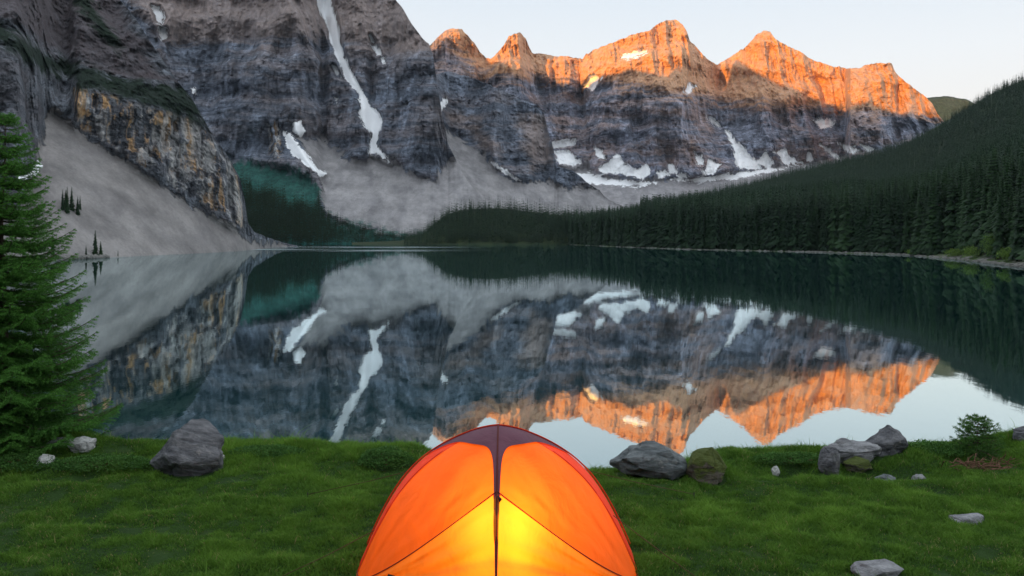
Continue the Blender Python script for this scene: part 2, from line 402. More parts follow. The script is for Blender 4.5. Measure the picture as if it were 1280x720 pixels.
B_scree = [[(371, 172), (390, 172), (405, 164), (415, 180), (440, 200), (458, 200), (463, 193), (489, 203), (522, 220), (545, 226), (560, 200), (590, 190), (700, 234), (700, 310), (489, 296), (441, 282), (404, 262), (399, 228), (385, 200)]]
B_green = [[(270, 185), (300, 198), (328, 203), (357, 208), (388, 222), (400, 236), (406, 262), (441, 279), (489, 290), (600, 292), (600, 320), (100, 320), (100, 250), (250, 190)]]
def B_slope(PX, PY, m):
    S = np.where(PY < 70, 2.3, 2.8)
    S = np.where((np.sin(PY * .11) > .75), 1.4, S)
    S = np.where(m['green'] > 0, .75, S)
    return np.where(m['scree'] > 0, .62, S)
def B_disp(PX, PY, X, D, Z, m):
    q = (1 - sstep(-8, 8, m['scree'])) * (1 - .85 * sstep(-4, 8, m['green'])) * (1 - .92 * sstep(-6, 2, m['snow']))
    v = -ridged(X * .022 + Z * .004, D * .01, Z * .006, 6) * 26 + fbm(X * .06, D * .05, Z * .06, 6, .6) * 12
    v = v - ridged(X * .07 + 3, D * .01, Z * .007, 4) * 9
    led = np.sin(Z * .16 + fbm(X * .015, Z * .02) * 5) * 3
    g = -sstep(-8, 3, m['snow']) * np.interp(PX, [240, 300, 345, 395, 500, 530], [14, 8, 2, 10, 10, 0])
    return (v + led) * q + g + fbm(X * .02, D * .03, 0, 4) * 4 * (1 - q)
B_obj, B = relief('mountain', 60, 660, .95, 400,
    [(60, -60), (300, -50), (420, -42), (470, -26), (489, -6), (497, 3), (505, 14), (515, 30), (527, 46), (536, 54), (541, 68), (545, 95), (550, 128), (556, 158), (560, 180), (572, 204), (584, 226), (602, 246), (630, 268), (660, 285)],
    [(60, 305), (660, 304)], lambda x: np.full(x.shape, 520.), B_slope, B_disp,
    dict(scree=B_scree, green=B_green, snow=B_snow, tan=[[(60, -120), (600, -120), (560, 66), (480, 62), (380, 52), (300, 58), (200, 60)]], ochre=[[(330, 150), (356, 158), (352, 200), (338, 200)]]), M_mid, 1.2, .09,
    'huge slate mountain with a long snow gully and grey scree fan', 2)

# --- brown buttress and scree right of it
E_scree = [[(546, 152), (560, 162), (580, 172), (600, 192), (622, 214), (645, 226), (668, 229), (685, 226), (705, 236), (745, 234), (790, 262), (790, 300), (500, 300), (510, 240), (545, 225), (560, 210), (548, 180)]]
def E_slope(PX, PY, m):
    return np.where(m['scree'] > 0, .6, 2.0)
def E_disp(PX, PY, X, D, Z, m):
    q = 1 - sstep(-6, 8, m['scree'])
    return (-ridged(X * .03, D * .01, Z * .008, 5) * 22 + fbm(X * .07, D * .05, Z * .07, 6, .66) * 11) * q + fbm(X * .03, D * .03) * 3
E_obj, E = relief('mountain', 537, 800, .9, 260,
    [(500, 130), (535, 96), (560, 90), (585, 96), (605, 104), (628, 113), (652, 123), (671, 132), (680, 142), (685, 165), (692, 187), (696, 207), (715, 213), (737, 229), (760, 248), (800, 270)],
    [(500, 300), (800, 296)], lambda x: ip([(500, 545), (560, 548), (640, 590), (800, 640)], x), E_slope, E_disp,
    dict(tan=[[(640, 150), (665, 140), (690, 150), (697, 210), (662, 216)], [(560, 150), (600, 150), (640, 205), (620, 205)]], scree=E_scree, snow=[[(543, 138), (550, 132), (557, 123), (561, 126), (554, 134), (550, 141), (554, 152), (548, 151)], [(612, 203), (616, 202), (640, 218), (650, 226), (641, 224)]]), M_mid, 1.2, .12,
    'brown rock buttress with scree between the slate mountain and far peaks', 3)

# --- far wall of peaks
F_ridge = [(500, 90), (530, 62), (541, 53), (549, 45), (557, 38), (567, 35), (577, 36), (584, 43), (592, 53), (600, 64), (607, 72), (614, 73), (622, 66), (630, 56), (636, 46), (643, 41), (650, 41), (657, 48), (662, 60), (665, 66), (680, 68), (700, 70), (712, 71), (722, 73), (728, 74), (733, 67), (760, 55), (790, 44), (812, 38), (820, 31), (832, 25), (845, 25), (853, 30), (859, 40), (862, 50), (872, 60), (880, 70), (890, 78), (897, 81), (906, 75), (918, 68), (930, 60), (940, 50), (947, 41), (955, 38), (963, 40), (968, 47), (976, 53), (1000, 65), (1020, 77), (1040, 82), (1060, 86), (1075, 84), (1090, 80), (1105, 78), (1115, 80), (1119, 90), (1130, 100), (1145, 112), (1158, 122), (1166, 130), (1172, 142), (1190, 165), (1230, 200)]
F_snow = [[(692, 178), (705, 175), (718, 174), (718, 180), (702, 183), (693, 184)], [(693, 190), (711, 189), (718, 196), (727, 204), (717, 208), (700, 204)],
          [(750, 210), (762, 203), (771, 193), (780, 204), (793, 212), (808, 207), (813, 216), (804, 223), (789, 219), (775, 216), (756, 216)],
          [(821, 215), (831, 214), (837, 219), (824, 221)], [(846, 219), (856, 218), (861, 222), (850, 224)], [(880, 213), (888, 200), (901, 205), (893, 217), (883, 219)],
          [(730, 108), (738, 95), (750, 97), (740, 112)], [(777, 71), (792, 66), (803, 61), (809, 65), (797, 70), (785, 73)], [(856, 114), (862, 104), (868, 108), (860, 116)],
          [(885, 146), (890, 147), (902, 159), (895, 156)], [(908, 164), (912, 167), (919, 177), (932, 188), (945, 203), (951, 210), (930, 211), (922, 207), (919, 189)],
          [(946, 203), (956, 189), (967, 204), (960, 207)], [(967, 190), (984, 188), (980, 193), (972, 193)], [(1016, 150), (1037, 149), (1045, 153), (1035, 158), (1027, 161)],
          [(1026, 181), (1036, 186), (1048, 197), (1038, 194)], [(1049, 177), (1056, 180), (1062, 190), (1054, 186)], [(1010, 190), (1014, 191), (1016, 200), (1009, 200)], [(975, 193), (990, 203), (978, 203)], [(1075, 180), (1092, 186), (1085, 189)],
          [(700, 215), (735, 218), (770, 226), (820, 228), (800, 232), (750, 230), (715, 224)], [(840, 224), (880, 222), (925, 216), (960, 212), (985, 210), (930, 221), (870, 228)], [(868, 190), (874, 192), (880, 206), (873, 205)], [(985, 196), (1000, 200), (1006, 206), (990, 205)], [(1060, 183), (1070, 184), (1078, 190), (1066, 190)], [(835, 205), (842, 208), (846, 216), (838, 215)], [(745, 185), (752, 188), (756, 199), (748, 197)]]
F_scree = [[(680, 214), (700, 208), (720, 209), (735, 205), (750, 218), (800, 226), (850, 225), (885, 221), (925, 213), (1010, 203), (1060, 195), (1060, 300), (500, 300), (500, 240), (640, 240)]]
def F_slope(PX, PY, m):
    S = np.where(np.sin(PY * .1 + PX * .01) > .8, 1.0, 2.4)
    return np.where(m['scree'] > 0, .5, S)
def F_disp(PX, PY, X, D, Z, m):
    q = (1 - sstep(-6, 8, m['scree'])) * (1 - .5 * sstep(-4, 2, m['snow']))
    v = -ridged(X * .016 + Z * .002, D * .006, Z * .004, 6) * 34 + fbm(X * .045, D * .04, Z * .035, 6, .66) * 19
    led = np.sin(Z * .13 + fbm(X * .01, Z * .015) * 5) * 5
    v = v - ridged(X * .05 + 3, D * .01, Z * .006, 4) * 20 * (1 - .6 * sstep(120, 200, PY))
    off = ip([(500, 40), (560, 0), (575, 10), (606, 60), (618, 10), (648, 0), (656, 20), (668, 40), (700, 15), (712, 18), (724, 34), (738, 8), (752, 0), (852, -10), (862, 10), (900, 110), (915, 90), (955, -10), (1000, 15), (1100, -10), (1112, 0), (1123, 30), (1136, 12), (1175, 60), (1230, 120)], PX)
    return (v + led) * q + off * sstep(215, 130, PY) + fbm(X * .02, D * .02, 0, 4) * 4 * (1 - q)
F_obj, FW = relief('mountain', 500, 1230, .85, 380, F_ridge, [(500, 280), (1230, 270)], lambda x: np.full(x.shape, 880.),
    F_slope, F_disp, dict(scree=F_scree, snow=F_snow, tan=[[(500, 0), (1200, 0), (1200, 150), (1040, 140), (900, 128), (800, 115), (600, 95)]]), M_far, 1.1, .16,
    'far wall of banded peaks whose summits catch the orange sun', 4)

# low ridge peeping beyond the wooded slope
J_obj, J = relief('hill', 1120, 1290, 2, 40, [(1120, 135), (1160, 122), (1180, 120), (1205, 123), (1240, 140), (1290, 180)], [(1120, 280), (1290, 280)],
    lambda x: np.full(x.shape, 1250.), lambda PX, PY, m: np.full(PX.shape, 1.2), lambda PX, PY, X, D, Z, m: fbm(X * .02, D * .02, Z * .02) * 20,
    dict(green=[[(1120, 110), (1290, 110), (1290, 290), (1120, 290)]]), M_far, .8, .1, 'low grey ridge showing behind the wooded slope', 5)

# --- unseen ridge added behind the camera, its crest shaped to cast the shadow line
term = [(500, 52), (545, 62), (570, 57), (595, 62), (614, 80), (647, 87), (666, 92), (699, 103), (722, 116), (741, 102), (751, 95), (789, 86), (812, 91), (836, 97), (864, 102), (890, 90), (921, 74), (942, 88), (971, 104), (999, 114), (1037, 130), (1065, 133), (1089, 127), (1107, 136), (1136, 141), (1164, 146), (1190, 150)]
ux, uz = [], []
Lback = 520.0
dh = Vector((math.sin(SUN_AZ), math.cos(SUN_AZ))); ph = Vector((math.cos(SUN_AZ), -math.sin(SUN_AZ)))
for px, py in term:
    j = int(np.argmin(abs(FW['xs'] - px))); i = int(np.argmin(abs(FW['PY'][:, j] - py)))
    T = FW['P'][i, j]
    al = T[0] * dh.x + T[1] * dh.y
    zr = CH + (HZ - py) / F * T[1]
    ux.append(T[0] * ph.x + T[1] * ph.y); uz.append(zr + (al + Lback) * math.tan(SUN_EL))
od = np.argsort(ux); ux = np.array(ux)[od]; uz = np.array(uz)[od]
us = np.arange(-1500, 1500, 5.)
zt = np.interp(us, ux, uz)
far = np.maximum(np.maximum(ux[0] - us, us - ux[-1]), 0)
zt = np.where(us < ux[0], uz[0] + 60 * sstep(0, 120, far), zt); zt = np.where(us > ux[-1], uz[-1] + 40 * sstep(0, 200, far), zt)
rows = []
prof = [(900, -.05), (620, .25), (380, .5), (180, .78), (60, .93), (0, 1.0), (-60, .92), (-160, .74), (-280, .45), (-380, .18), (-470, .02), (-500, -.02)]
for off, h in prof:
    al = -(Lback + off) + np.zeros_like(us) + (fbm(us * .01, off, 0) * 30 if off else 0)
    z = zt * h + (fbm(us * .01, off * .01, 0) * 25 * (abs(off) > 1 and h > .1))
    if off < 0: z = np.minimum(z, zt * (1 + off / 520.) )
    rows.append(np.stack([us * ph.x + al * dh.x, us * ph.y + al * dh.y, z], -1))
P = np.stack(rows)
ob = mesh_np('mountain', P.reshape(-1, 3), grid_faces(*P.shape[:2]), M_left, smooth=True, attrs={k: np.full(P.shape[:2], -1000.) for k in ('snow', 'scree', 'green', 'ochre', 'tan')})
tag(ob, 'unseen ridge added behind the camera, shaped to shade the lake and lower peaks', None, None, 'structure')

# ------------------------------------------------------------------ water
b = NB('lake_water'); c = b.coord()
rip = b.math('ADD', b.noise(b.mapv(c, (.9, .35, 1)), 1, 4, .6), b.math('MULTIPLY', b.noise(b.mapv(c, (.12, .05, 1)), 1, 3), 2.))
n = b.bump(rip, .022, .12)
sy = b.n('ShaderNodeSeparateXYZ', i_0=c)
wind = b.math('MULTIPLY', b.mr(sy.outputs[1], 270., 330.), b.mr(sy.outputs[1], 500., 360.))
wind = b.math('MULTIPLY', wind, b.mr(sy.outputs[0], 20., -60.))
wn = b.math('MULTIPLY', wind, b.mr(b.noise(b.mapv(c, (.006, .04, 1)), 1, 4), .42, .6))
lw = b.n('ShaderNodeFresnel', i_IOR=1.33); b.link(n, lw.inputs['Normal'])
fac = b.mr(lw.outputs[0], .0, .42, .30, .93, False)
body = b.n('ShaderNodeBsdfDiffuse', i_Color=(.008, .05, .055, 1))
gl = b.n('ShaderNodeBsdfGlossy'); gl.inputs[0].default_value = (.84, .96, .97, 1)
b.link(b.math('ADD', b.math('MULTIPLY', wn, .26), .018), gl.inputs['Roughness']); b.link(n, gl.inputs['Normal'])
ms = b.n('ShaderNodeMixShader'); b.link(fac, ms.inputs[0]); b.link(body.outputs[0], ms.inputs[1]); b.link(gl.outputs[0], ms.inputs[2])
b.link(ms.outputs[0], b.out.inputs[0]); M_water = b.m
wt = mesh_np('water', np.array([(-1600, 8, 0), (1600, 8, 0), (1600, 1600, 0), (-1600, 1600, 0)], float), np.array([[0, 1, 2, 3]]), M_water)
tag(wt, 'calm teal lake mirroring the mountains', None, None, 'structure')

# ------------------------------------------------------------------ near meadow
EDGE = [(-60, 12), (-12, 10.4), (-6.2, 10.1), (-5, 9.75), (-3, 9.95), (-1.2, 9.7), (-.4, 9.2), (.7, 8.85), (1.5, 8.85), (2.0, 8.95), (2.5, 9.6), (3.6, 9.75), (4.4, 9.6), (5.4, 9.8), (6.5, 10.1), (12, 10.6), (60, 12)]
def gz(X, Y, fine=True):
    X = np.asarray(X, float); Y = np.asarray(Y, float)
    e = ip(EDGE, X) + .12 * vnoise(X * 1.3, 2.)
    z = PLAT + .05 * fbm(X * .5, Y * .5, 1, 3) + .075 * fbm(X * 2.0, Y * 2.6, 4, 3)
    # low turf rim close to the bank, with a hollow before it on the right
    z = z + .10 * np.exp(-((Y - (e - .35)) / .3) ** 2) * (.6 + .6 * vnoise(X * .9, 7.)) * (1 - np.exp(-((X - 1.2) / 1.0) ** 2))
    z = z - .07 * np.exp(-((Y - (e - .95)) / .22) ** 2) * sstep(2.0, 2.8, X) * sstep(6, 4.6, X)
    drop = np.maximum(Y - e, 0)
    z = z - (drop * .35 + np.minimum(drop, 1.2) ** 2 * .5 * 1.0)
    z = np.where(Y < -20, PLAT + (z - PLAT) * .5 - (Y + 20) * .03, z)
    return np.maximum(z, -3)
def axis(lo, hi, a, bb, s):
    mid = np.arange(a, bb, s); L = a - np.geomspace(s, a - lo, 26)[::-1]; R = bb + np.geomspace(s, hi - bb, 26)
    return np.concatenate([L, mid, R])
gx = axis(-900, 900, -11, 11, .07); gy = axis(-560, 60, 3, 11.5, .07)
GX, GY = np.meshgrid(gx, gy)
GP = np.stack([GX, GY, gz(GX, GY)], -1)
go = mesh_np('ground', GP.reshape(-1, 3), grid_faces(*GX.shape), M_ground, smooth=True)
tag(go, 'grassy lakeside bank', None, None, 'structure')

ROCKS = []  # (x, y, radius) keep-out discs for grass
def place(px, py):
    """point of the meadow seen at a photo pixel"""
    D = (CH - PLAT) * F / (py - HZ)
    for _ in range(6):
        X = (px - 640) / F * D
        D = (CH - float(gz(X, D))) * F / (py - HZ)
    return (px - 640) / F * D, D

TENT = (-.11, 6.4)
# ------------------------------------------------------------------ boulders
def rock(name, label, cat, px, py, w_, d_, h_, mat, seed, rot=0, sink=.15, tilt=(0, 0), group=None, cuts=12, disp=.05):
    X, D = place(px, py); D += d_ * .35
    X = (px - 640) / F * D
    r = random.Random(seed)
    bm = bmesh.new()
    pts = []
    for i in range(cuts * 2 + 8):
        v = Vector((r.gauss(0, 1), r.gauss(0, 1), r.gauss(0, 1))).normalized() * (.85 + .2 * r.random())
        pts.append(bm.verts.new(v))
    res = bmesh.ops.convex_hull(bm, input=bm.verts)
    bmesh.ops.delete(bm, geom=list({g for g in res['geom_interior'] + res['geom_unused'] if isinstance(g, bmesh.types.BMVert)}), context='VERTS')
    bmesh.ops.bevel(bm, geom=list(bm.edges), offset=.05, segments=2, profile=.6, affect='EDGES', clamp_overlap=True)
    for v in bm.verts:
        if v.co.length > 1.04: v.co *= 1.04 / v.co.length
    bmesh.ops.triangulate(bm, faces=bm.faces)
    for k in range(3):
        bmesh.ops.subdivide_edges(bm, edges=[e for e in bm.edges if e.calc_length() > .16 / (k + 1)], cuts=1, use_grid_fill=False)
        bmesh.ops.triangulate(bm, faces=bm.faces)
    bm.normal_update()
    V = np.array([tuple(v.co) for v in bm.verts]); Nn = np.array([tuple(v.normal) for v in bm.verts])
    dsp = disp * fbm(V[:, 0] * 2.5 + seed, V[:, 1] * 2.5, V[:, 2] * 2.5, 5, .6) * 2
    cr = -disp * 1.6 * np.maximum(0, .25 - np.abs(vnoise(V[:, 0] * 1.6 + seed, V[:, 1] * 1.2, V[:, 2] * 2.6))) * 4
    V = V + Nn * (dsp + cr)[:, None]
    V = V * np.minimum(1, 1.12 / np.linalg.norm(V, axis=1))[:, None]
    V[:, 2] = np.where(V[:, 2] < -.6, -.6, V[:, 2])
    V = V * np.array([w_ / 2, d_ / 2, h_ / 1.45])
    fs = np.array([[v.index for v in f.verts] for f in bm.faces]); bm.free()
    o = mesh_np(name, V, fs, mat, smooth=True)
    o.data.set_sharp_from_angle(angle=math.radians(38)) if hasattr(o.data, 'set_sharp_from_angle') else None
    o.location = (X, D, float(gz(X, D)) + .6 * h_ / 1.45 - sink * h_)
    o.rotation_euler = (tilt[0], tilt[1], rot)
    tag(o, label, cat, group)
    ROCKS.append((X, D, w_ / 2 * .9, d_ / 2 * .9))
    return o
rock('boulder', 'big angular grey boulder on the bank right of the tall fir', 'boulder', 236, 597, .86, .62, .66, M_boulder, 15, .5, .12, (0, .3), cuts=4)
rock('boulder', 'long dark boulder at the water edge right of the tent', 'boulder', 812, 599, .92, .5, .36, M_boulder2, 5, .1, .1, (0, .08))
rock('boulder', 'round mossy boulder beside the long dark boulder', 'boulder', 883, 597, .46, .42, .38, M_moss, 23, 0, .1)
rock('boulder', 'tallest grey boulder of the rock cluster on the right bank', 'boulder', 1106, 570, .6, .42, .35, M_boulder, 33, .3, .12)
rock('boulder', 'broad pale grey boulder in the middle of the right bank cluster', 'boulder', 1066, 578, .78, .42, .28, M_slab, 37, .1, .12)
rock('boulder', 'upright reddish boulder at the left end of the right bank cluster', 'boulder', 1036, 596, .26, .26, .33, M_boulder, 41, .2, .1)
rock('rock', 'flat lichened rock below the broad pale boulder', 'rock', 1072, 590, .38, .3, .14, M_moss, 43, .2, .12)
rock('rock', 'low grey rock right of the flat lichened rock', 'rock', 1108, 592, .3, .25, .12, M_boulder2, 47, .9, .12)
rock('rock', 'tiny white rock alone at the turf step left of the cluster', 'rock', 969, 596, .11, .1, .1, M_pale, 53)
rock('rock', 'small pale rock at the right tail of the cluster', 'rock', 1148, 591, .16, .12, .07, M_slab, 54)
rock('rock', 'flat pale stone lying in the lawn at the right', 'rock', 1209, 656, .38, .26, .08, M_slab, 57, .2, .3)
rock('rock', 'grey slab at the bottom edge of the lawn', 'rock', 1096, 728, .42, .3, .11, M_slab, 61, .1, .15)
rock('rock', 'larger white rock at the foot of the tall fir', 'rock', 104, 570, .34, .26, .16, M_pale, 67, .3)
rock('rock', 'smaller white rock in the grass left of the larger white rock', 'rock', 57, 583, .22, .18, .13, M_pale, 71, .7)
rock('rock', 'flat grey rock behind the larger white rock by the fir', 'rock', 76, 561, .36, .25, .12, M_slab, 73, .2)
rock('rock', 'small pale rock tucked against the right side of the angular boulder', 'rock', 276, 577, .12, .1, .08, M_pale, 79, .2)
rock('boulder', 'dark rock at the right edge of the bank behind the fir seedling', 'boulder', 1284, 560, .4, .3, .2, M_boulder, 83, .2)

# ------------------------------------------------------------------ grass
def grass():
    n = 1500000
    Y = 4.9 + (11.2 - 4.9) * rng.random(n) ** .85
    X = (rng.random(n) * 2 - 1) * (Y * .70 + 1.3)
    e = ip(EDGE, X)
    keep = Y < e + .9
    for (rx, ry, rw, rd) in ROCKS: keep &= ((X - rx) / rw) ** 2 + ((Y - ry) / rd) ** 2 > 1
    tx, ty = TENT
    keep &= ~((np.abs(X - tx) < 1.05) & (Y > ty - .8) & (Y < ty + 1.0))
    patch = fbm(X * 1.1, Y * 1.1, 2, 4)
    fine = fbm(X * 6, Y * 6, 3, 3) * .7 + fbm(X * 2.6, Y * 3.4, 8, 3) * .6
    keep &= rng.random(n) < np.clip(.85 + fine * .7 + patch * .3, .6, 1)
    X, Y, patch, fine = X[keep], Y[keep], patch[keep], fine[keep]; n = len(X)
    Z = gz(X, Y) - .004
    e = ip(EDGE, X)
    hgt = (.018 + .028 * rng.random(n)) * (1 + 1.1 * np.clip(fine, -.5, 1) + .8 * np.clip(patch, -.4, 1))
    hgt *= 1 + .5 * sstep(e - .9, e - .2, Y)
    tall = rng.random(n) < .012; hgt = np.where(tall, hgt * 2.1, hgt)
    wd = .0042 + .004 * rng.random(n)
    a = rng.random(n) * 2 * np.pi; la = rng.random(n) * 2 * np.pi; ln = hgt * (.3 + .9 * rng.random(n))
    dx, dy = np.cos(a) * wd / 2, np.sin(a) * wd / 2
    mx_, my_ = X + np.cos(la) * ln * .35, Y + np.sin(la) * ln * .35
    V = np.stack([np.stack([X - dx, Y - dy, Z], -1), np.stack([X + dx, Y + dy, Z], -1),
                  np.stack([mx_ + dx * .8, my_ + dy * .8, Z + hgt * .6], -1), np.stack([mx_ - dx * .8, my_ - dy * .8, Z + hgt * .6], -1),
                  np.stack([X + np.cos(la) * ln, Y + np.sin(la) * ln, Z + hgt], -1)], 1)
    i = np.arange(n)[:, None] * 5
    f = np.stack([i + np.array([0, 1, 2]), i + np.array([0, 2, 3]), i + np.array([3, 2, 4])], 1).reshape(-1, 3)
    var = np.clip(.40 + .45 * patch + .75 * fine + .28 * (rng.random(n) - .5) + .25 * (rng.random(n) < .04), 0, 1.2)
    var = np.where(rng.random(n) < .012 + .03 * (patch < -.25), 1.6, var)
    o = mesh_np('grass', V.reshape(-1, 3), f, M_grass, attrs={'var': np.repeat(var, 5)})
    tag(o, 'short lush green turf covering the lakeside bank', 'grass', None, 'stuff')
grass()

# low leafy shrub mats
def leaf_mat(px, py, w_, d_, h_, n, label, seed, mat=M_herb, leaf=.022):
    r = np.random.default_rng(seed)
    X0, D0 = place(px, py); D0 += d_ * .3
    root = empty('shrub', (X0, D0, float(gz(X0, D0))))
    tag(root, label, 'shrub', None)
    a = r.random(n) * 2 * np.pi; rr = np.sqrt(r.random(n)); el = r.random(n)
    lump = .75 + .35 * vnoise(np.cos(a) * rr * 3 + seed, np.sin(a) * rr * 3)
    x = np.cos(a) * rr * w_ / 2; y = np.sin(a) * rr * d_ / 2
    z = h_ * np.sqrt(np.maximum(1 - rr ** 2, 0)) * lump * (1 - .35 * el ** 2) + .01 + .02 * r.random(n)
    P = np.stack([x, y, z], -1)
    L = leaf * (.6 + .8 * r.random(n))
    u = r.normal(size=(n, 3)); u[:, 2] = np.abs(u[:, 2]) * .6; u /= np.linalg.norm(u, axis=1)[:, None]
    v = np.cross(u, r.normal(size=(n, 3))); v /= np.linalg.norm(v, axis=1)[:, None]
    V = np.stack([P, P + u * L[:, None] * .5 + v * L[:, None] * .28, P + u * L[:, None], P + u * L[:, None] * .5 - v * L[:, None] * .28], 1).reshape(-1, 3)
    f = np.arange(n * 4).reshape(-1, 4)
    mesh_np('foliage', V, f, mat, root, attrs={'var': np.repeat(np.clip(.5 + .4 * (lump - .75) * 3 + .4 * (r.random(n) - .5), 0, 1.2), 4)})
    sv, sf, o_ = [], [], 0
    for k in range(14):
        aa = r.random() * 6.28; q = r.random() * .8
        tv, tf = tube([(0, 0, -.01), (math.cos(aa) * q * w_ / 4, math.sin(aa) * q * d_ / 4, h_ * .4), (math.cos(aa) * q * w_ / 2, math.sin(aa) * q * d_ / 2, h_ * .6)], .004, 5)
        sv.append(tv); sf += [tuple(i + o_ for i in ff) for ff in tf]; o_ += len(tv)
    me = bpy.data.meshes.new('stem'); me.from_pydata([tuple(p) for p in np.concatenate(sv)], [], [tuple(dict.fromkeys(ff)) for ff in sf]); me.materials.append(M_twig)
    so_ = bpy.data.objects.new('stem', me); COL.objects.link(so_); so_.parent = root
leaf_mat(480, 588, .62, .5, .2, 5200, 'rounded low green shrub on the bank just left of the tent', 5)
leaf_mat(120, 592, 1.1, .5, .12, 5500, 'spreading low green shrub in front of the white rock by the fir', 6)
leaf_mat(330, 572, .9, .4, .08, 3500, 'thin low shrub at the bank edge right of the angular boulder', 7)
leaf_mat(1170, 572, .9, .45, .14, 4500, 'spreading low shrub between the rock cluster and the fir seedling', 8)
leaf_mat(990, 584, .9, .35, .1, 3500, 'low shrub along the bank edge left of the rock cluster', 9)
leaf_mat(20, 592, .8, .5, .15, 4500, 'low leafy shrub under the left side of the tall fir', 10)

# ------------------------------------------------------------------ fir trees (near)
def fir(root_loc, H, Rb, seed, label, cat='fir tree', boughs=120, name='fir_tree', base_clear=.03, needle=.028, mat=M_fir, shape=.8):
    r = random.Random(seed)
    root = empty(name, root_loc); tag(root, label, cat)
    tv = [(0.02 * math.sin(k), .02 * math.cos(k * 1.7), -.05 + (H + .02) * k / 8) for k in range(9)]
    tube_obj('trunk', tv, [max(.018 * H * (1 - k / 8.2), .003) for k in range(9)], M_bark, root, 8)
    NV, NF, var = [], [], []
    bv, bf = [], []
    bo = 0
    P0, U0, L0, S0, va = [], [], [], [], []
    for i in range(boughs):
        t = ((i + r.random()) / boughs) ** .92
        if boughs > 60: t = (math.floor(t * 21) + .5 + r.gauss(0, .2)) / 21; t = min(max(t, 0), .995)
        z = H * (base_clear + (1 - base_clear) * t)
        L = Rb * (1 - t) ** shape * (.72 + .42 * r.random()) + .05 * H * .4
        az = i * 2.39996 + r.uniform(-.4, .4)
        up = .02 + .45 * t + r.uniform(-.1, .1)
        dirh = Vector((math.cos(az), math.sin(az), 0)); side = Vector((-math.sin(az), math.cos(az), 0))
        n = max(4, int(L / .05))
        pts = []
        for k in range(n + 1):
            q = k / n
            sag = -.16 * L * math.sin(q * math.pi * .75) + .14 * L * q * q
            pts.append(Vector((0, 0, z)) + dirh * (L * q) + Vector((0, 0, up * L * q * .55 + sag)))
        V, Fc = tube(pts, [.010 * (1 - .8 * k / n) * (.4 + L) for k in range(n + 1)], 4)
        bv.append(V); bf += [tuple(i_ + bo for i_ in ff) for ff in Fc]; bo += len(V)
        bvv = r.uniform(-.15, .15)
        for k in range(1, n + 1):
            q = k / n
            tl = L * .42 * (1 - q) ** .7 * min(1, q * 3.5 + .25) + .035
            for sgn in (-1, 1, 0):
                if sgn == 0 and k < n - 1: continue
                if r.random() < .12: continue
                td = (dirh * .75 + side * sgn * r.uniform(.6, 1.0) + Vector((0, 0, r.uniform(-.15, .2)))).normalized()
                m = max(3, int(tl / .011))
                for s in range(m):
                    p = pts[k] + td * (tl * s / m) + Vector((0, 0, -.12 * tl * (s / m) ** 2))
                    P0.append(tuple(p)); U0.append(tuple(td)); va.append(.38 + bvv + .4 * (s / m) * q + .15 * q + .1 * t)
    P0 = np.array(P0); U0 = np.array(U0); va = np.array(va)
    R = np.random.default_rng(seed)
    PP = np.repeat(P0, 4, 0); UU = np.repeat(U0, 4, 0); vv = np.repeat(va, 4)
    n = len(PP)
    rd = R.normal(size=(n, 3)); rd -= (rd * UU).sum(1)[:, None] * UU; rd /= np.linalg.norm(rd, axis=1)[:, None]
    nd = UU * .65 + rd * .75; nd[:, 2] += .12
    PP = PP + R.normal(size=(n, 3)) * .004
    tip = PP + nd * (needle * (.6 + .6 * R.random(n)))[:, None]
    sd = np.cross(nd, R.normal(size=(n, 3))); sd /= np.linalg.norm(sd, axis=1)[:, None]; sd *= needle * .11
    V = np.stack([PP - sd, PP + sd, tip], 1).reshape(-1, 3)
    mesh_np('crown', V, np.arange(n * 3).reshape(-1, 3), mat, root, attrs={'var': np.repeat(np.clip(vv + .25 * (R.random(n) - .5), 0, 1.3), 3)})
    me = bpy.data.meshes.new('branches'); me.from_pydata([tuple(p) for p in np.concatenate(bv)], [], [tuple(dict.fromkeys(ff)) for ff in bf]); me.materials.append(M_bark)
    bo_ = bpy.data.objects.new('branches', me); COL.objects.link(bo_); bo_.parent = root
    return root
tD = 9.55; tX = (4 - 640) / F * tD
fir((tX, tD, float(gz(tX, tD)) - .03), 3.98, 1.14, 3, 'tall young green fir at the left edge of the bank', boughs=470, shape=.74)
sX, sD = place(1222, 572)
fir((sX, sD, float(gz(sX, sD)) - .02), .50, .36, 9, 'small dark fir seedling on the bank at the far right', 'fir seedling', boughs=54, name='fir_seedling', needle=.03, mat=M_herb, shape=.5)

# heap of dry twigs under the seedling
r = random.Random(4); bv = []; bf = []; bo = 0
hX, hD = place(1228, 588)
for k in range(150):
    a = r.uniform(0, 6.28); rr = r.uniform(0, 1) ** .6; p = Vector((math.cos(a) * rr * .5, math.sin(a) * rr * .18, r.uniform(.0, .10) * (1 - rr * .7)))
    dvec = Vector((r.uniform(-1, 1), r.uniform(-.5, .5), r.uniform(-.15, .35))).normalized() * r.uniform(.06, .2)
    V, Fc = tube([p, p + dvec * .5 + Vector((0, 0, .01)), p + dvec], r.uniform(.002, .006), 4)
    bv.append(V); bf += [tuple(i + bo for i in f) for f in Fc]; bo += len(V)
me = bpy.data.meshes.new('twig_pile'); me.from_pydata([tuple(p) for p in np.concatenate(bv)], [], [tuple(dict.fromkeys(f)) for f in bf]); me.materials.append(M_twig)
tp = bpy.data.objects.new('twig_pile', me); COL.objects.link(tp); tp.location = (hX, hD, float(gz(hX, hD)))
tag(tp, 'heap of reddish dry twigs under the fir seedling', 'twigs')

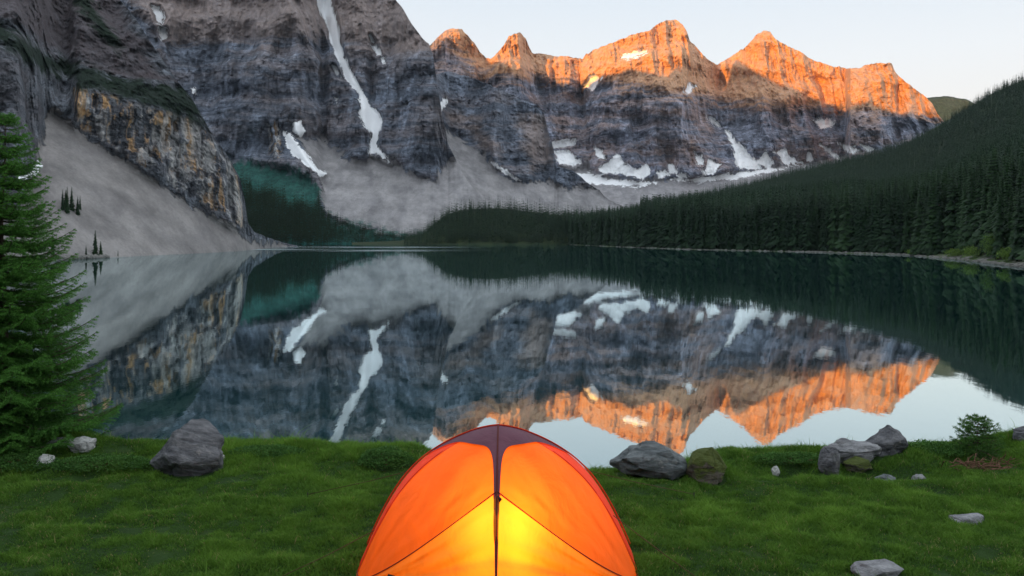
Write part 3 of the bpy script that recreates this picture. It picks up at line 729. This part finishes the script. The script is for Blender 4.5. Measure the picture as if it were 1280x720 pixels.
# ------------------------------------------------------------------ wooded slope right
SH = [(560, 304.6), (640, 305), (700, 305.5), (780, 309), (860, 312), (1000, 315), (1130, 319), (1200, 325), (1280, 335), (1400, 352), (1600, 380)]
GR = [(560, 290), (640, 285), (700, 280), (740, 275), (780, 266), (820, 257), (880, 244), (940, 230), (1000, 215), (1060, 201), (1120, 186), (1160, 168), (1200, 142), (1240, 117), (1280, 100), (1400, 60), (1600, 10)]
GD = [(560, 640), (700, 640), (800, 680), (1000, 700), (1280, 600), (1600, 520)]
def hill_pt(px, t):
    D0 = CH * F / (ip(SH, px) - HZ); D1 = ip(GD, px)
    Z1 = CH + (HZ - ip(GR, px)) / F * D1
    D = D0 + (D1 - D0) * t
    Z = .02 + (Z1) * (.25 * t + .75 * t ** 1.5)
    Z = Z + fbm(px * .02, t * 6, 2, 3) * 3.5 * np.minimum(t * 4, 1) * (t < .97)
    return (px - 640) / F * D, D, Z
xs = np.arange(560, 1600, 4.); ts = np.concatenate([np.linspace(0, .03, 12), np.linspace(.035, 1, 60)])
PXg, Tg = np.meshgrid(xs, ts)
hx, hy, hz_ = hill_pt(PXg, Tg)
hz_ = np.where(Tg < .03, np.minimum(hz_, .02 + Tg * 40) + .25 * fbm(hx * .2, hy * .2, 0, 4) * (Tg > 0), hz_)
P = np.stack([hx, hy, hz_], -1)
sk = P[0].copy(); sk[:, 2] = -5; sk[:, 1] -= 3
bk = [P[-1].copy() for _ in range(2)]; bk[0][:, 1] += 60; bk[0][:, 2] *= .9; bk[1][:, 1] += 260; bk[1][:, 2] = -5
P = np.stack([sk] + list(P) + bk)
beach = np.concatenate([np.full((1, len(xs)), 1.), np.clip(1 - Tg / .02, -1.5, 1), np.full((2, len(xs)), -1.5)])
hl = mesh_np('hill', P.reshape(-1, 3), grid_faces(*P.shape[:2]), M_forest, smooth=True, attrs={'beach': beach})
tag(hl, 'long slope under the spruce forest, rising to the right', None, None, 'structure')

# conifer meshes
def conifer(seed, tiers, per, H=1.0, R=.16, trunk=True, segs=2, clear=.08):
    r = random.Random(seed); V = []; Fc = []; var = []; mi = []
    def add(vs, fs, v, m):
        o = len(V); V.extend(vs); var.extend([v] * len(vs) if not isinstance(v, list) else v)
        for f in fs: Fc.append(tuple(i + o for i in f)); mi.append(m)
    if trunk:
        n = 5
        for k in range(n):
            a0, a1 = 6.283 * k / n, 6.283 * (k + 1) / n
            add([(math.cos(a0) * .013, math.sin(a0) * .013, -.03), (math.cos(a1) * .013, math.sin(a1) * .013, -.03), (0, 0, H * .95)], [(0, 1, 2)], .5, 1)
    lean = r.uniform(-.02, .02)
    for i in range(tiers):
        t = i / (tiers - 1)
        z = H * (clear + (1 - clear) * (t ** .95))
        rad = R * (1 - t) ** .85 * (.75 + .45 * r.random()) + .012
        off = r.uniform(0, 6.28)
        for k in range(per):
            if r.random() < .1: continue
            a = off + 6.283 * k / per + r.uniform(-.3, .3)
            L = rad * r.uniform(.6, 1.25); wd = .55 * L * r.uniform(.7, 1.2) + .008
            ca, sa = math.cos(a), math.sin(a); dz = -L * r.uniform(.25, .75) * (1 - t * .8)
            up = H * .03 * (1 - t) + .014
            b0 = (lean * t, 0, z + up); tip = (ca * L + lean * t, sa * L, z + dz)
            if segs == 1:
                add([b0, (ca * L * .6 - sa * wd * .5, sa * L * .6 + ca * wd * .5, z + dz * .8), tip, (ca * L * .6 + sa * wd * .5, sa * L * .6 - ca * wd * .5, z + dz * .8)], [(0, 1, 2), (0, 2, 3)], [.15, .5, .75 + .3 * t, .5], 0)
            else:
                vs = [b0]; fs = []
                vs.append((ca * L * .45, sa * L * .45, z + up * .6 + dz * .25)); vs.append(tip)
                for s in (-1, 1):
                    vs.append((ca * L * .4 - s * sa * wd * .6, sa * L * .4 + s * ca * wd * .6, z + dz * .65))
                    vs.append((ca * L * .75 - s * sa * wd * .45, sa * L * .75 + s * ca * wd * .45, z + dz * 1.15))
                fs = [(0, 3, 1), (1, 3, 4), (1, 4, 2), (0, 1, 5), (1, 6, 5), (1, 2, 6)]
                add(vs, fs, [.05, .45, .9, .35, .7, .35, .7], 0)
    # leader
    add([(.008 + lean, 0, H * .9), (-.008 + lean, .004, H * .9), (lean, 0, H * 1.02)], [(0, 1, 2)], .6, 0)
    return np.array(V), np.array(Fc), np.array(var), np.array(mi)

def conifer_split(seed, **kw):
    V, Fc, va, mi = conifer(seed, **kw)
    out = []
    for m, nm, mat in ((0, 'crown', M_pine), (1, 'trunk', M_bark)):
        f = Fc[mi == m]; ids = np.unique(f); mp = np.zeros(len(V), int); mp[ids] = np.arange(len(ids))
        o = mesh_np(nm, V[ids], mp[f], mat, attrs={'var': va[ids]})
        out.append(o)
    return out
protos = [conifer_split(100 + k, tiers=30, per=8, R=[.085, .105, .08, .125, .095, .075][k]) for k in range(6)]
used = [False] * 6
def put_tree(name, loc, H, k, label, group, rz, sx=1., cat='spruce tree', parts=True, mat=None):
    root = empty(name, loc)
    root.rotation_euler = (0, 0, rz); root.scale = (H * sx, H * sx, H)
    tag(root, label, cat, group)
    for o in protos[k]:
        if not used[k]: c_ = o
        else: c_ = o.copy(); COL.objects.link(c_)
        c_.parent = root
    used[k] = True
    return root

# scatter of the whole slope
R2 = np.random.default_rng(21)
cand = []
n = 60000
px = 640 + (1500 - 640) * R2.random(n); t = R2.random(n) ** 1.0
X, D, Z = hill_pt(px, t)
dens = D / 700.0
keep = R2.random(n) < dens * 1.0
keep &= t * (ip(GD, px) - CH * F / (ip(SH, px) - HZ)) > 4 + 3 * R2.random(n)
keep &= ~((px > 1175) & (px < 1290) & (t * (ip(GD, px) - CH * F / (ip(SH, px) - HZ)) < 15))
keep &= ~((px < 740) & (t < .3) & (R2.random(n) < .3))
X, D, Z, px, t = X[keep], D[keep], Z[keep], px[keep], t[keep]
Hh = (14 + 11 * R2.random(len(X)) ** .8) * (1 - .66 * sstep(.05, .7, t))
Hh *= np.where(px < 800, .85, 1)
back = t * (ip(GD, px) - CH * F / (ip(SH, px) - HZ))
vis = (px < 1330)
score = np.where(vis, Hh / D * np.where(back < 45, 1, .45), 0)
order = np.argsort(-score)
single = order[:285]; rest = order[285:]
GRP = 'spruces crowding the right-hand shore of the lake'
for q, i in enumerate(single):
    k = int(R2.integers(0, 6))
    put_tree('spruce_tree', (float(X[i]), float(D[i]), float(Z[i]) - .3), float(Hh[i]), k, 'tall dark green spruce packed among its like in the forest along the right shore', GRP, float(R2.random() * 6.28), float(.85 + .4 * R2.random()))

def forest_mesh(name, pts, Hs, label, seed, tiers=9, per=6, hmin=0):
    lows = [conifer(200 + k, tiers=tiers, per=per, R=[.10, .125, .09, .14, .11][k], trunk=False, segs=1, clear=.03) for k in range(5)]
    Rr = np.random.default_rng(seed); VV, FF, AA = [], [], []; o = 0
    kk = Rr.integers(0, 5, len(pts)); rz = Rr.random(len(pts)) * 6.28; sx = .85 + .4 * Rr.random(len(pts)); dv = Rr.random(len(pts)) * .5 - .25
    for i, p in enumerate(pts):
        V, Fc, va, mi = lows[kk[i]]
        c, s = math.cos(rz[i]), math.sin(rz[i]); h = Hs[i]
        W = np.stack([(V[:, 0] * c - V[:, 1] * s) * h * sx[i] + p[0], (V[:, 0] * s + V[:, 1] * c) * h * sx[i] + p[1], V[:, 2] * h + p[2] - .3], -1)
        VV.append(W); FF.append(Fc + o); AA.append(np.clip(va * .7 + .15 + dv[i], 0, 1)); o += len(V)
    ob = mesh_np(name, np.concatenate(VV), np.concatenate(FF), M_pine_far, attrs={'var': np.concatenate(AA)})
    tag(ob, label, 'forest', None, 'stuff'); return ob
nearer = rest[(back[rest] < 60) & (px[rest] < 1400)]; farther = np.setdiff1d(rest, nearer)
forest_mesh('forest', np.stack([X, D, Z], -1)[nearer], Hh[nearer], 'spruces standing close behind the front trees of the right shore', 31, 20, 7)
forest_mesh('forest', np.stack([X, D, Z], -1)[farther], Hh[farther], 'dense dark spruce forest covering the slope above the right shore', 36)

# low wooded hill at the head of the lake
WX = [(440, 303), (500, 301), (526, 294), (541, 282), (560, 267), (590, 261), (625, 260), (650, 263), (690, 268), (730, 272), (790, 276), (860, 290)]
xs = np.arange(440, 860, 4.); ts = np.linspace(0, 1, 24)
PXg, Tg = np.meshgrid(xs, ts)
D0, D1 = 468., 510.
Dg = D0 + (D1 - D0) * Tg
Zr = CH + (HZ - ip(WX, PXg)) / F * D1
Zg = -1 + (Zr + 1) * Tg ** .8
P = np.stack([(PXg - 640) / F * Dg, Dg, Zg], -1)
bk = P[-1].copy(); bk[:, 1] += 25; bk[:, 2] -= 12
P = np.concatenate([P, bk[None]])
lh = mesh_np('hill', P.reshape(-1, 3), grid_faces(*P.shape[:2]), M_forest, smooth=True, attrs={'beach': np.full(P.shape[:2], -1.5)})
tag(lh, 'low dark hill at the head of the lake', None, None, 'structure')
n = 5500; px = 505 + 350 * R2.random(n); t = .04 + .96 * R2.random(n)
Dn = D0 + (D1 - D0) * t; Zn = -1 + (CH + (HZ - ip(WX, px)) / F * D1 + 1) * t ** .8
pts = np.stack([(px - 640) / F * Dn, Dn, Zn], -1)
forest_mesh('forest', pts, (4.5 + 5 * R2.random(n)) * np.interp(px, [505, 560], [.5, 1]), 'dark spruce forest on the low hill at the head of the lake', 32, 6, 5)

# wooded foot of the central mountain
gm = sdf(B['PX'], B['PY'], B_green)
xx = B['PX']; yy = B['PY']
el = np.argwhere((gm > 3) & (yy > 222) & (xx > 296) & (xx < 590))
el = el[R2.random(len(el)) < sstep(0, 34, yy[el[:, 0], el[:, 1]] - (xx[el[:, 0], el[:, 1]] - 300) * .16 - 224 + 16 * fbm(xx[el[:, 0], el[:, 1]] * .08, yy[el[:, 0], el[:, 1]] * .04, 1, 3)) ** 1.5]
sel = el[R2.integers(0, len(el), 5500)]
pts = B['P'][sel[:, 0], sel[:, 1]]
forest_mesh('forest', pts, (3.5 + 5.5 * R2.random(len(pts))) * np.interp(xx[sel[:, 0], sel[:, 1]], [380, 430], [1.25, .7]), 'dark spruce forest at the foot of the slate mountain', 33, 6, 5)

# a few separate spruces on and below the left scree
def on_A(px, py):
    j = int(np.argmin(abs(A['xs'] - px))); i = int(np.argmin(abs(A['PY'][:, j] - py))); return A['P'][i, j]
GA = 'small dark spruces standing on the left scree'
for (px_, py_, hpx, k) in [(78, 262, 26, 0), (84, 266, 34, 2), (90, 262, 30, 4), (97, 268, 24, 1), (82, 258, 22, 3), (100, 262, 18, 5)]:
    p = on_A(px_, py_); put_tree('spruce_tree', (float(p[0]), float(p[1]), float(p[2]) - .3), hpx * p[1] / F, k, 'small dark spruce in the clump halfway up the left scree', GA, px_, 1.25)
GS = 'spruces on the rocky point of the left shore'
for (px_, py_, hpx, k, lb) in [(119, 319, 33, 1, 'tallest dark spruce on the rocky point of the left shore'), (126, 320, 20, 3, 'short dark spruce right of the tallest one on the rocky point'), (108, 321, 16, 0, 'low dark spruce left of the tallest one on the rocky point'), (66, 318, 30, 2, 'dark spruce on the left shore half hidden by the near fir'), (148, 320, 9, 5, 'tiny spruce alone on the left shore right of the rocky point')]:
    p = on_A(px_, py_); put_tree('spruce_tree', (float(p[0]), float(p[1]), float(p[2]) - .3), hpx * p[1] / F, k, lb, GS, px_, 1.15)

# separate lighter trees and shrubs on the right shore
def on_hill(px, back):
    D0 = CH * F / (float(ip(SH, px)) - HZ); t = back / (float(ip(GD, px)) - D0); return [float(v) for v in hill_pt(np.array(float(px)), np.array(t))]
for (px_, bk_, hpx, k, lb) in [(1250, 10, 98, 0, 'slender spruce standing forward at the right end of the shore'), (1274, 10, 88, 3, 'bushy spruce at the far right end of the shore'), (1206, 14, 88, 2, 'slender pale spruce left of the bright shore shrubs'), (1165, 6, 30, 3, 'short broad spruce in front of the forest edge, left of the bright shrubs')]:
    p = on_hill(px_, bk_); put_tree('spruce_tree', (p[0], p[1], p[2] - .2), hpx * p[1] / F, k, lb, None, px_, .95)
def shore_shrub(px, back, w_, h_, seed, label, mat=M_lightgreen):
    p = on_hill(px, back); r = np.random.default_rng(seed); n = 900
    u = r.normal(size=(n, 3)); u /= np.linalg.norm(u, axis=1)[:, None]; u *= (r.random(n) ** .4)[:, None] * (.8 + .3 * vnoise(u[:, 0] * 3 + seed, u[:, 1] * 3, u[:, 2] * 3))[:, None]
    Pp = u * np.array([w_ / 2, w_ / 2, h_ / 2]) + np.array([0, 0, h_ * .5]); L = .26 * (.5 + r.random(n))
    a = r.normal(size=(n, 3)); a /= np.linalg.norm(a, axis=1)[:, None]; bq = np.cross(a, r.normal(size=(n, 3))); bq /= np.linalg.norm(bq, axis=1)[:, None]
    V = np.stack([Pp, Pp + a * L[:, None] + bq * L[:, None] * .4, Pp + a * L[:, None] - bq * L[:, None] * .4], 1).reshape(-1, 3)
    o = mesh_np('shrub', V, np.arange(3 * n).reshape(-1, 3), mat, attrs={'var': np.repeat(r.random(n), 3)})
    o.location = (p[0], p[1], p[2] - .1); tag(o, label, 'shrub')
shore_shrub(1236, 8, 4.4, 7, 1, 'tall bright green shrub on the right shore beside the slender spruce')
shore_shrub(1214, 6, 6, 3.6, 2, 'broad bright green shrub left of the tall one on the right shore')
shore_shrub(1192, 6, 5.5, 2.4, 3, 'low bright green shrub at the left end of the bright shore shrubs')
shore_shrub(1258, 7, 4.4, 3.4, 4, 'small green shrub at the foot of the slender forward spruce')
shore_shrub(1144, 3.5, 6, 2, 5, 'low pale shrub on the shore below the dark forest')
# stones of the right beach and the left point
def stones(n, fn, smin, smax, label, seed):
    r = np.random.default_rng(seed); bm = bmesh.new(); bmesh.ops.create_icosphere(bm, subdivisions=1, radius=1)
    V0 = np.array([tuple(v.co) for v in bm.verts]); F0 = np.array([[v.index for v in f.verts] for f in bm.faces]); bm.free()
    VV, FF = [], []
    for i in range(n):
        p = fn(r); s = smin + (smax - smin) * r.random() ** 3
        W = V0 * (1 + .5 * (r.random((len(V0), 1)) - .5)) * s * np.array([1, .8, .55]) ; a = r.random() * 6.28
        W = np.stack([W[:, 0] * math.cos(a) - W[:, 1] * math.sin(a), W[:, 0] * math.sin(a) + W[:, 1] * math.cos(a), W[:, 2]], -1) + np.array(p)
        VV.append(W); FF.append(F0 + i * len(V0))
    o = mesh_np('gravel', np.concatenate(VV), np.concatenate(FF), M_shore); tag(o, label, 'stones', None, 'stuff')
stones(1100, lambda r: on_hill(730 + 590 * r.random() ** .7, 3.2 * r.random() - .2), .15, .85, 'pale stones strewn along the right shore', 3)
def lp(r):
    q = r.random(); p = on_A(72 + 58 * q, 324); return (float(p[0]), float(p[1]) - 1.5 + 5 * r.random(), .25 + .9 * r.random() * (1 - q))
stones(260, lp, .3, 1.3, 'pale rocks piled on the point of the left shore', 4)

# ------------------------------------------------------------------ tent
def fabric(name, col, tr, dark=1., rough=.6):
    b = NB(name); c = b.coord()
    weave = b.noise(c, 260, 2, .5); wr = b.noise(b.mapv(c, (2.2, 2.2, 1.1), rot=(.2, .5, .3)), 2.4, 4, .55, .6)
    n = b.bump(wr, .35, .05, b.bump(weave, .08, .002))
    v = b.mix(b.mr(wr, .3, .7), tuple(x * .88 for x in col), col)
    d = b.n('ShaderNodeBsdfPrincipled', i_Roughness=rough); b.link(v, d.inputs['Base Color']); b.link(n, d.inputs['Normal']); d.inputs['Specular IOR Level'].default_value = .3
    t = b.n('ShaderNodeBsdfTranslucent'); b.link(v, t.inputs[0]); b.link(n, t.inputs[1])
    m = b.n('ShaderNodeMixShader', i_0=tr); b.link(d.outputs[0], m.inputs[1]); b.link(t.outputs[0], m.inputs[2]); b.link(m.outputs[0], b.out.inputs[0]); return b.m
M_or = fabric('orange_nylon', (.9, .145, .007), .42)
M_fl = fabric('amber_nylon', (.94, .23, .016), .5)
M_rd = fabric('shaded_red_nylon', (.75, .055, .012), .3)  # redder side cloth: the dimmer edge-on glow is put into the colour
M_mar = fabric('maroon_nylon', (.11, .035, .06), .06)
M_seam = NB('seam_tape').bsdf((.10, .02, .015), .7)
M_dk = NB('dark_plastic').bsdf((.02, .018, .02), .5)
M_cord = NB('guy_cord').bsdf((.09, .04, .025), .7)
M_floor = NB('groundsheet').bsdf((.08, .03, .03), .8)

tz = float(gz(*TENT)) - .01
tent = empty('tent', (TENT[0], TENT[1], tz))
tag(tent, 'glowing orange dome tent with a maroon top on the grass', 'tent')
TH = 1.04
PR = [(0, 1), (.12, .98), (.245, .93), (.40, .85), (.555, .74), (.69, .6), (.79, .45), (.88, .28), (.95, .12), (1, 0)]
_arc = np.array([0] + [math.hypot(PR[i + 1][0] - PR[i][0], PR[i + 1][1] - PR[i][1]) for i in range(len(PR) - 1)]).cumsum(); _arc /= _arc[-1]
from numpy import interp
def _sm(x, k):
    # smoothed table lookup
    s = 0
    for d_, w_ in ((-.05, .2), (-.025, .2), (0, .2), (.025, .2), (.05, .2)):
        q = x + d_ * np.minimum(1, np.minimum(x, 1 - x) / .05); s = s + w_ * interp(q, _arc, [p[k] for p in PR])
    return s
def tent_pt(phi, s, off=0.):
    """phi: angle from the front (camera side), s: 0 peak .. 1 ground; phi>0 to the right"""
    phi = np.asarray(phi, float); s = np.asarray(s, float)
    def raw(phi, s):
        w_ = _sm(s, 0); z = _sm(s, 1) * TH
        hx = np.sin(phi); hy = -np.cos(phi)
        ax = 1.08; ay = np.where(hy < 0, .86, 1.0)
        p = 2.9 - .9 * (1 - s)
        R = (np.abs(hx / ax) ** p + np.abs(hy / ay) ** p) ** (-1 / p)
        R = R + .07 * np.exp(-(phi / .16) ** 2) * s          # prow of the zip seam
        # fabric pulls in between the pole lines
        R = R * (1 - .035 * np.sin(np.clip(np.abs(phi) / .95, 0, 1) * np.pi) ** 2 * np.sin(s * np.pi))
        return np.stack([hx * R * w_, hy * R * w_, z * np.ones_like(R)], -1)
    P = raw(phi, s)
    if off:
        e = 1e-3
        a = raw(phi + e, s) - P; b_ = raw(phi, np.clip(s + e, 0, 1)) - P
        n_ = np.cross(b_, a); l = np.linalg.norm(n_, axis=-1, keepdims=True); n_ = np.where(l > 1e-12, n_ / np.maximum(l, 1e-12), np.array([0, 0, 1.]))
        n_ = np.where((n_ * P).sum(-1, keepdims=True) < 0, -n_, n_)
        P = P + n_ * off
    return P
SC = np.radians(74)          # corner of the front doors
def cap_edge(phi):
    a = np.abs(np.asarray(phi, float))
    front = .74 * np.exp(-a / .022) + .20 * np.exp(-a / .12)
    sd_ = .22 * np.exp(-((a - 1.9) / .4) ** 2)
    bk_ = .4 * np.exp(-((a - math.pi) / .15) ** 2)
    return np.clip(.20 + front + sd_ + bk_, 0, .97)
def line_edge(phi):
    """seam running straight from the zip at .66 of the height down to the front corners"""
    a = np.abs(np.asarray(phi, float)); shp = a.shape; a = a.ravel()
    ss = np.linspace(.2, 1, 160)
    P = tent_pt(a[:, None] + 0 * ss[None], ss[None] + 0 * a[:, None])
    g_ = P[..., 2] - (.70 - .68 * np.abs(P[..., 0]) / 1.0)
    k = np.argmax(g_ < 0, axis=1); k = np.where((g_ < 0).any(1), np.maximum(k, 1), len(ss) - 1)
    g0 = g_[np.arange(len(a)), k - 1]; g1 = g_[np.arange(len(a)), k]
    r_ = ss[k - 1] + (ss[k] - ss[k - 1]) * np.clip(g0 / np.where(g0 - g1 == 0, 1, g0 - g1), 0, 1)
    return np.clip(r_, .2, .99).reshape(shp)
def patch(name, p0, p1, e0, e1, mat, off=0., nu=90, nv=34, wr=0., thick=True):
    ph_ = np.linspace(p0, p1, nu)[None, :]; v = np.linspace(0, 1, nv)[:, None]
    a = e0(ph_); bb = e1(ph_); s = a + (bb - a) * v; ph2 = ph_ + 0 * s
    P = tent_pt(ph2, s, off)
    if wr:
        x = P[..., 0]; z = P[..., 2]
        cx = np.where(x < 0, -1.0, 1.0); ang = np.arctan2(z - 0.0, (cx - x) * cx + .02); rad = np.hypot(x - cx, z)
        q = fbm(ang * 7, rad * 1.3, 3, 3) * np.minimum(1, v * 6) * np.minimum(1, (1 - v) * 6)
        P = P + np.array([0, -1, .2]) * (q * wr)[..., None]
    return mesh_np(name, P.reshape(-1, 3), grid_faces(nv, nu), mat, tent, smooth=True)
one = lambda p: np.ones_like(p)
capm = lambda p: cap_edge(p) - .012
eps = .004
patch('front_panel', -SC, -eps, capm, lambda p: np.maximum(line_edge(p), cap_edge(p)) + .006, M_or, wr=.034)
patch('front_panel', eps, SC, capm, lambda p: np.maximum(line_edge(p), cap_edge(p)) + .006, M_or, wr=.034)
patch('door_flap', -SC, -eps, lambda p: line_edge(p) - .0, one, M_fl, .006, wr=.045)
patch('door_flap', eps, SC, lambda p: line_edge(p) - .0, one, M_fl, .006, wr=.045)
patch('side_panel', -math.pi + .001, -SC, capm, one, M_rd, .002, 80, 40, wr=.012)
patch('side_panel', SC, math.pi - .001, capm, one, M_rd, .002, 80, 40, wr=.012)
capo = patch('top_cap', -math.pi, math.pi, lambda p: 0 * p + .002, cap_edge, M_mar, .010, 721, 40)
for sg in (-1, 1):
    ph_ = np.linspace(.012, SC, 40) * sg
    P = tent_pt(ph_, line_edge(ph_), .012); tube_obj('seam', [tuple(p) for p in P], .0035, M_seam, tent, 6)
    s = np.linspace(.3, 1, 40); P = tent_pt(np.full(40, SC * sg), s, .008); tube_obj('seam', [tuple(p) for p in P], .003, M_rd, tent, 6)
    s = np.linspace(.0, 1, 50); P = tent_pt(np.full(50, 1.75 * sg), s, .016); tube_obj('pole', [tuple(p) for p in P], .006, M_rd, tent, 8)
s = np.linspace(.0, 1, 60); P = tent_pt(np.zeros(60), s, .012); tube_obj('zip', [tuple(p) for p in P], .006, M_seam, tent, 8)
# zip pull and toggle under the cap
q = tent_pt(np.array([.03]), np.array([.525]), .02)[0]
tube_obj('toggle', [(q[0] - .01, q[1], q[2] + .03), (q[0] + .006, q[1] - .004, q[2] + .005), (q[0] - .004, q[1], q[2] - .03)], [.006, .014, .007], M_dk, tent, 8)
q = tent_pt(np.array([-.035]), np.array([.50]), .014)
# small dark badge at the left corner
gp, gs = np.meshgrid(np.linspace(-.86, -.80, 6), np.linspace(.900, .935, 5)); P = tent_pt(gp, gs, .022)
mesh_np('badge', P.reshape(-1, 3), grid_faces(5, 6), M_dk, tent)
# floor
ph_ = np.linspace(-math.pi, math.pi, 97)[:-1]; P = tent_pt(ph_, np.ones(96) * .999); P[:, 2] = .012
V = np.concatenate([P * [.985, .985, 1], [[0, 0, .012]]]); f = np.array([[i, (i + 1) % 96, 96] for i in range(96)])
mesh_np('groundsheet', V, f, M_floor, tent)
# guy lines with pegs
def guy(phi, s, end):
    a = tent_pt(np.array([phi]), np.array([s]), .012)[0]; e = Vector(end)
    gzz = float(gz(TENT[0] + e.x, TENT[1] + e.y)) - tz
    tube_obj('guy_line', [tuple(a), tuple((Vector(a) + Vector((e.x, e.y, gzz + .05))) / 2 - Vector((0, 0, .01))), (e.x, e.y, gzz + .05)], .0028, M_cord, tent, 6)
    tube_obj('peg', [(e.x, e.y, gzz - .03), (e.x, e.y, gzz + .07)], .005, M_dk, tent, 6)
guy(1.35, .72, (1.62, -.75, 0)); guy(-1.35, .8, (-1.6, -.55, 0)); guy(2.4, .6, (1.9, 1.5, 0)); guy(-2.4, .6, (-1.9, 1.5, 0))
# the lamp that lights the tent from inside
ld = bpy.data.lights.new('lantern_light', 'POINT'); ld.energy = 28; ld.color = (1, .78, .36); ld.shadow_soft_size = .06
lo = bpy.data.objects.new('lantern_light', ld); COL.objects.link(lo); lo.location = (TENT[0] + .07, TENT[1] - .41, tz + .36)

# ------------------------------------------------------------------ the air of the valley
b = NB('thin_haze')
pv = b.n('ShaderNodeVolumePrincipled'); pv.inputs['Color'].default_value = (.72, .82, .95, 1); pv.inputs['Density'].default_value = .00004; pv.inputs['Anisotropy'].default_value = 0
b.link(pv.outputs[0], b.out.inputs['Volume'])
hv = np.array([(x, y, z) for x in (-2400, 2400) for y in (-2300, 2000) for z in (-9, 520)], float)
hz_o = mesh_np('haze', hv, np.array([[0, 1, 3, 2], [4, 6, 7, 5], [0, 4, 5, 1], [2, 3, 7, 6], [0, 2, 6, 4], [1, 5, 7, 3]]), b.m)
tag(hz_o, 'thin cool morning haze between the lake and the far peaks', 'haze', None, 'stuff')
scene.cycles.volume_bounces = 0; scene.cycles.volume_step_rate = 4
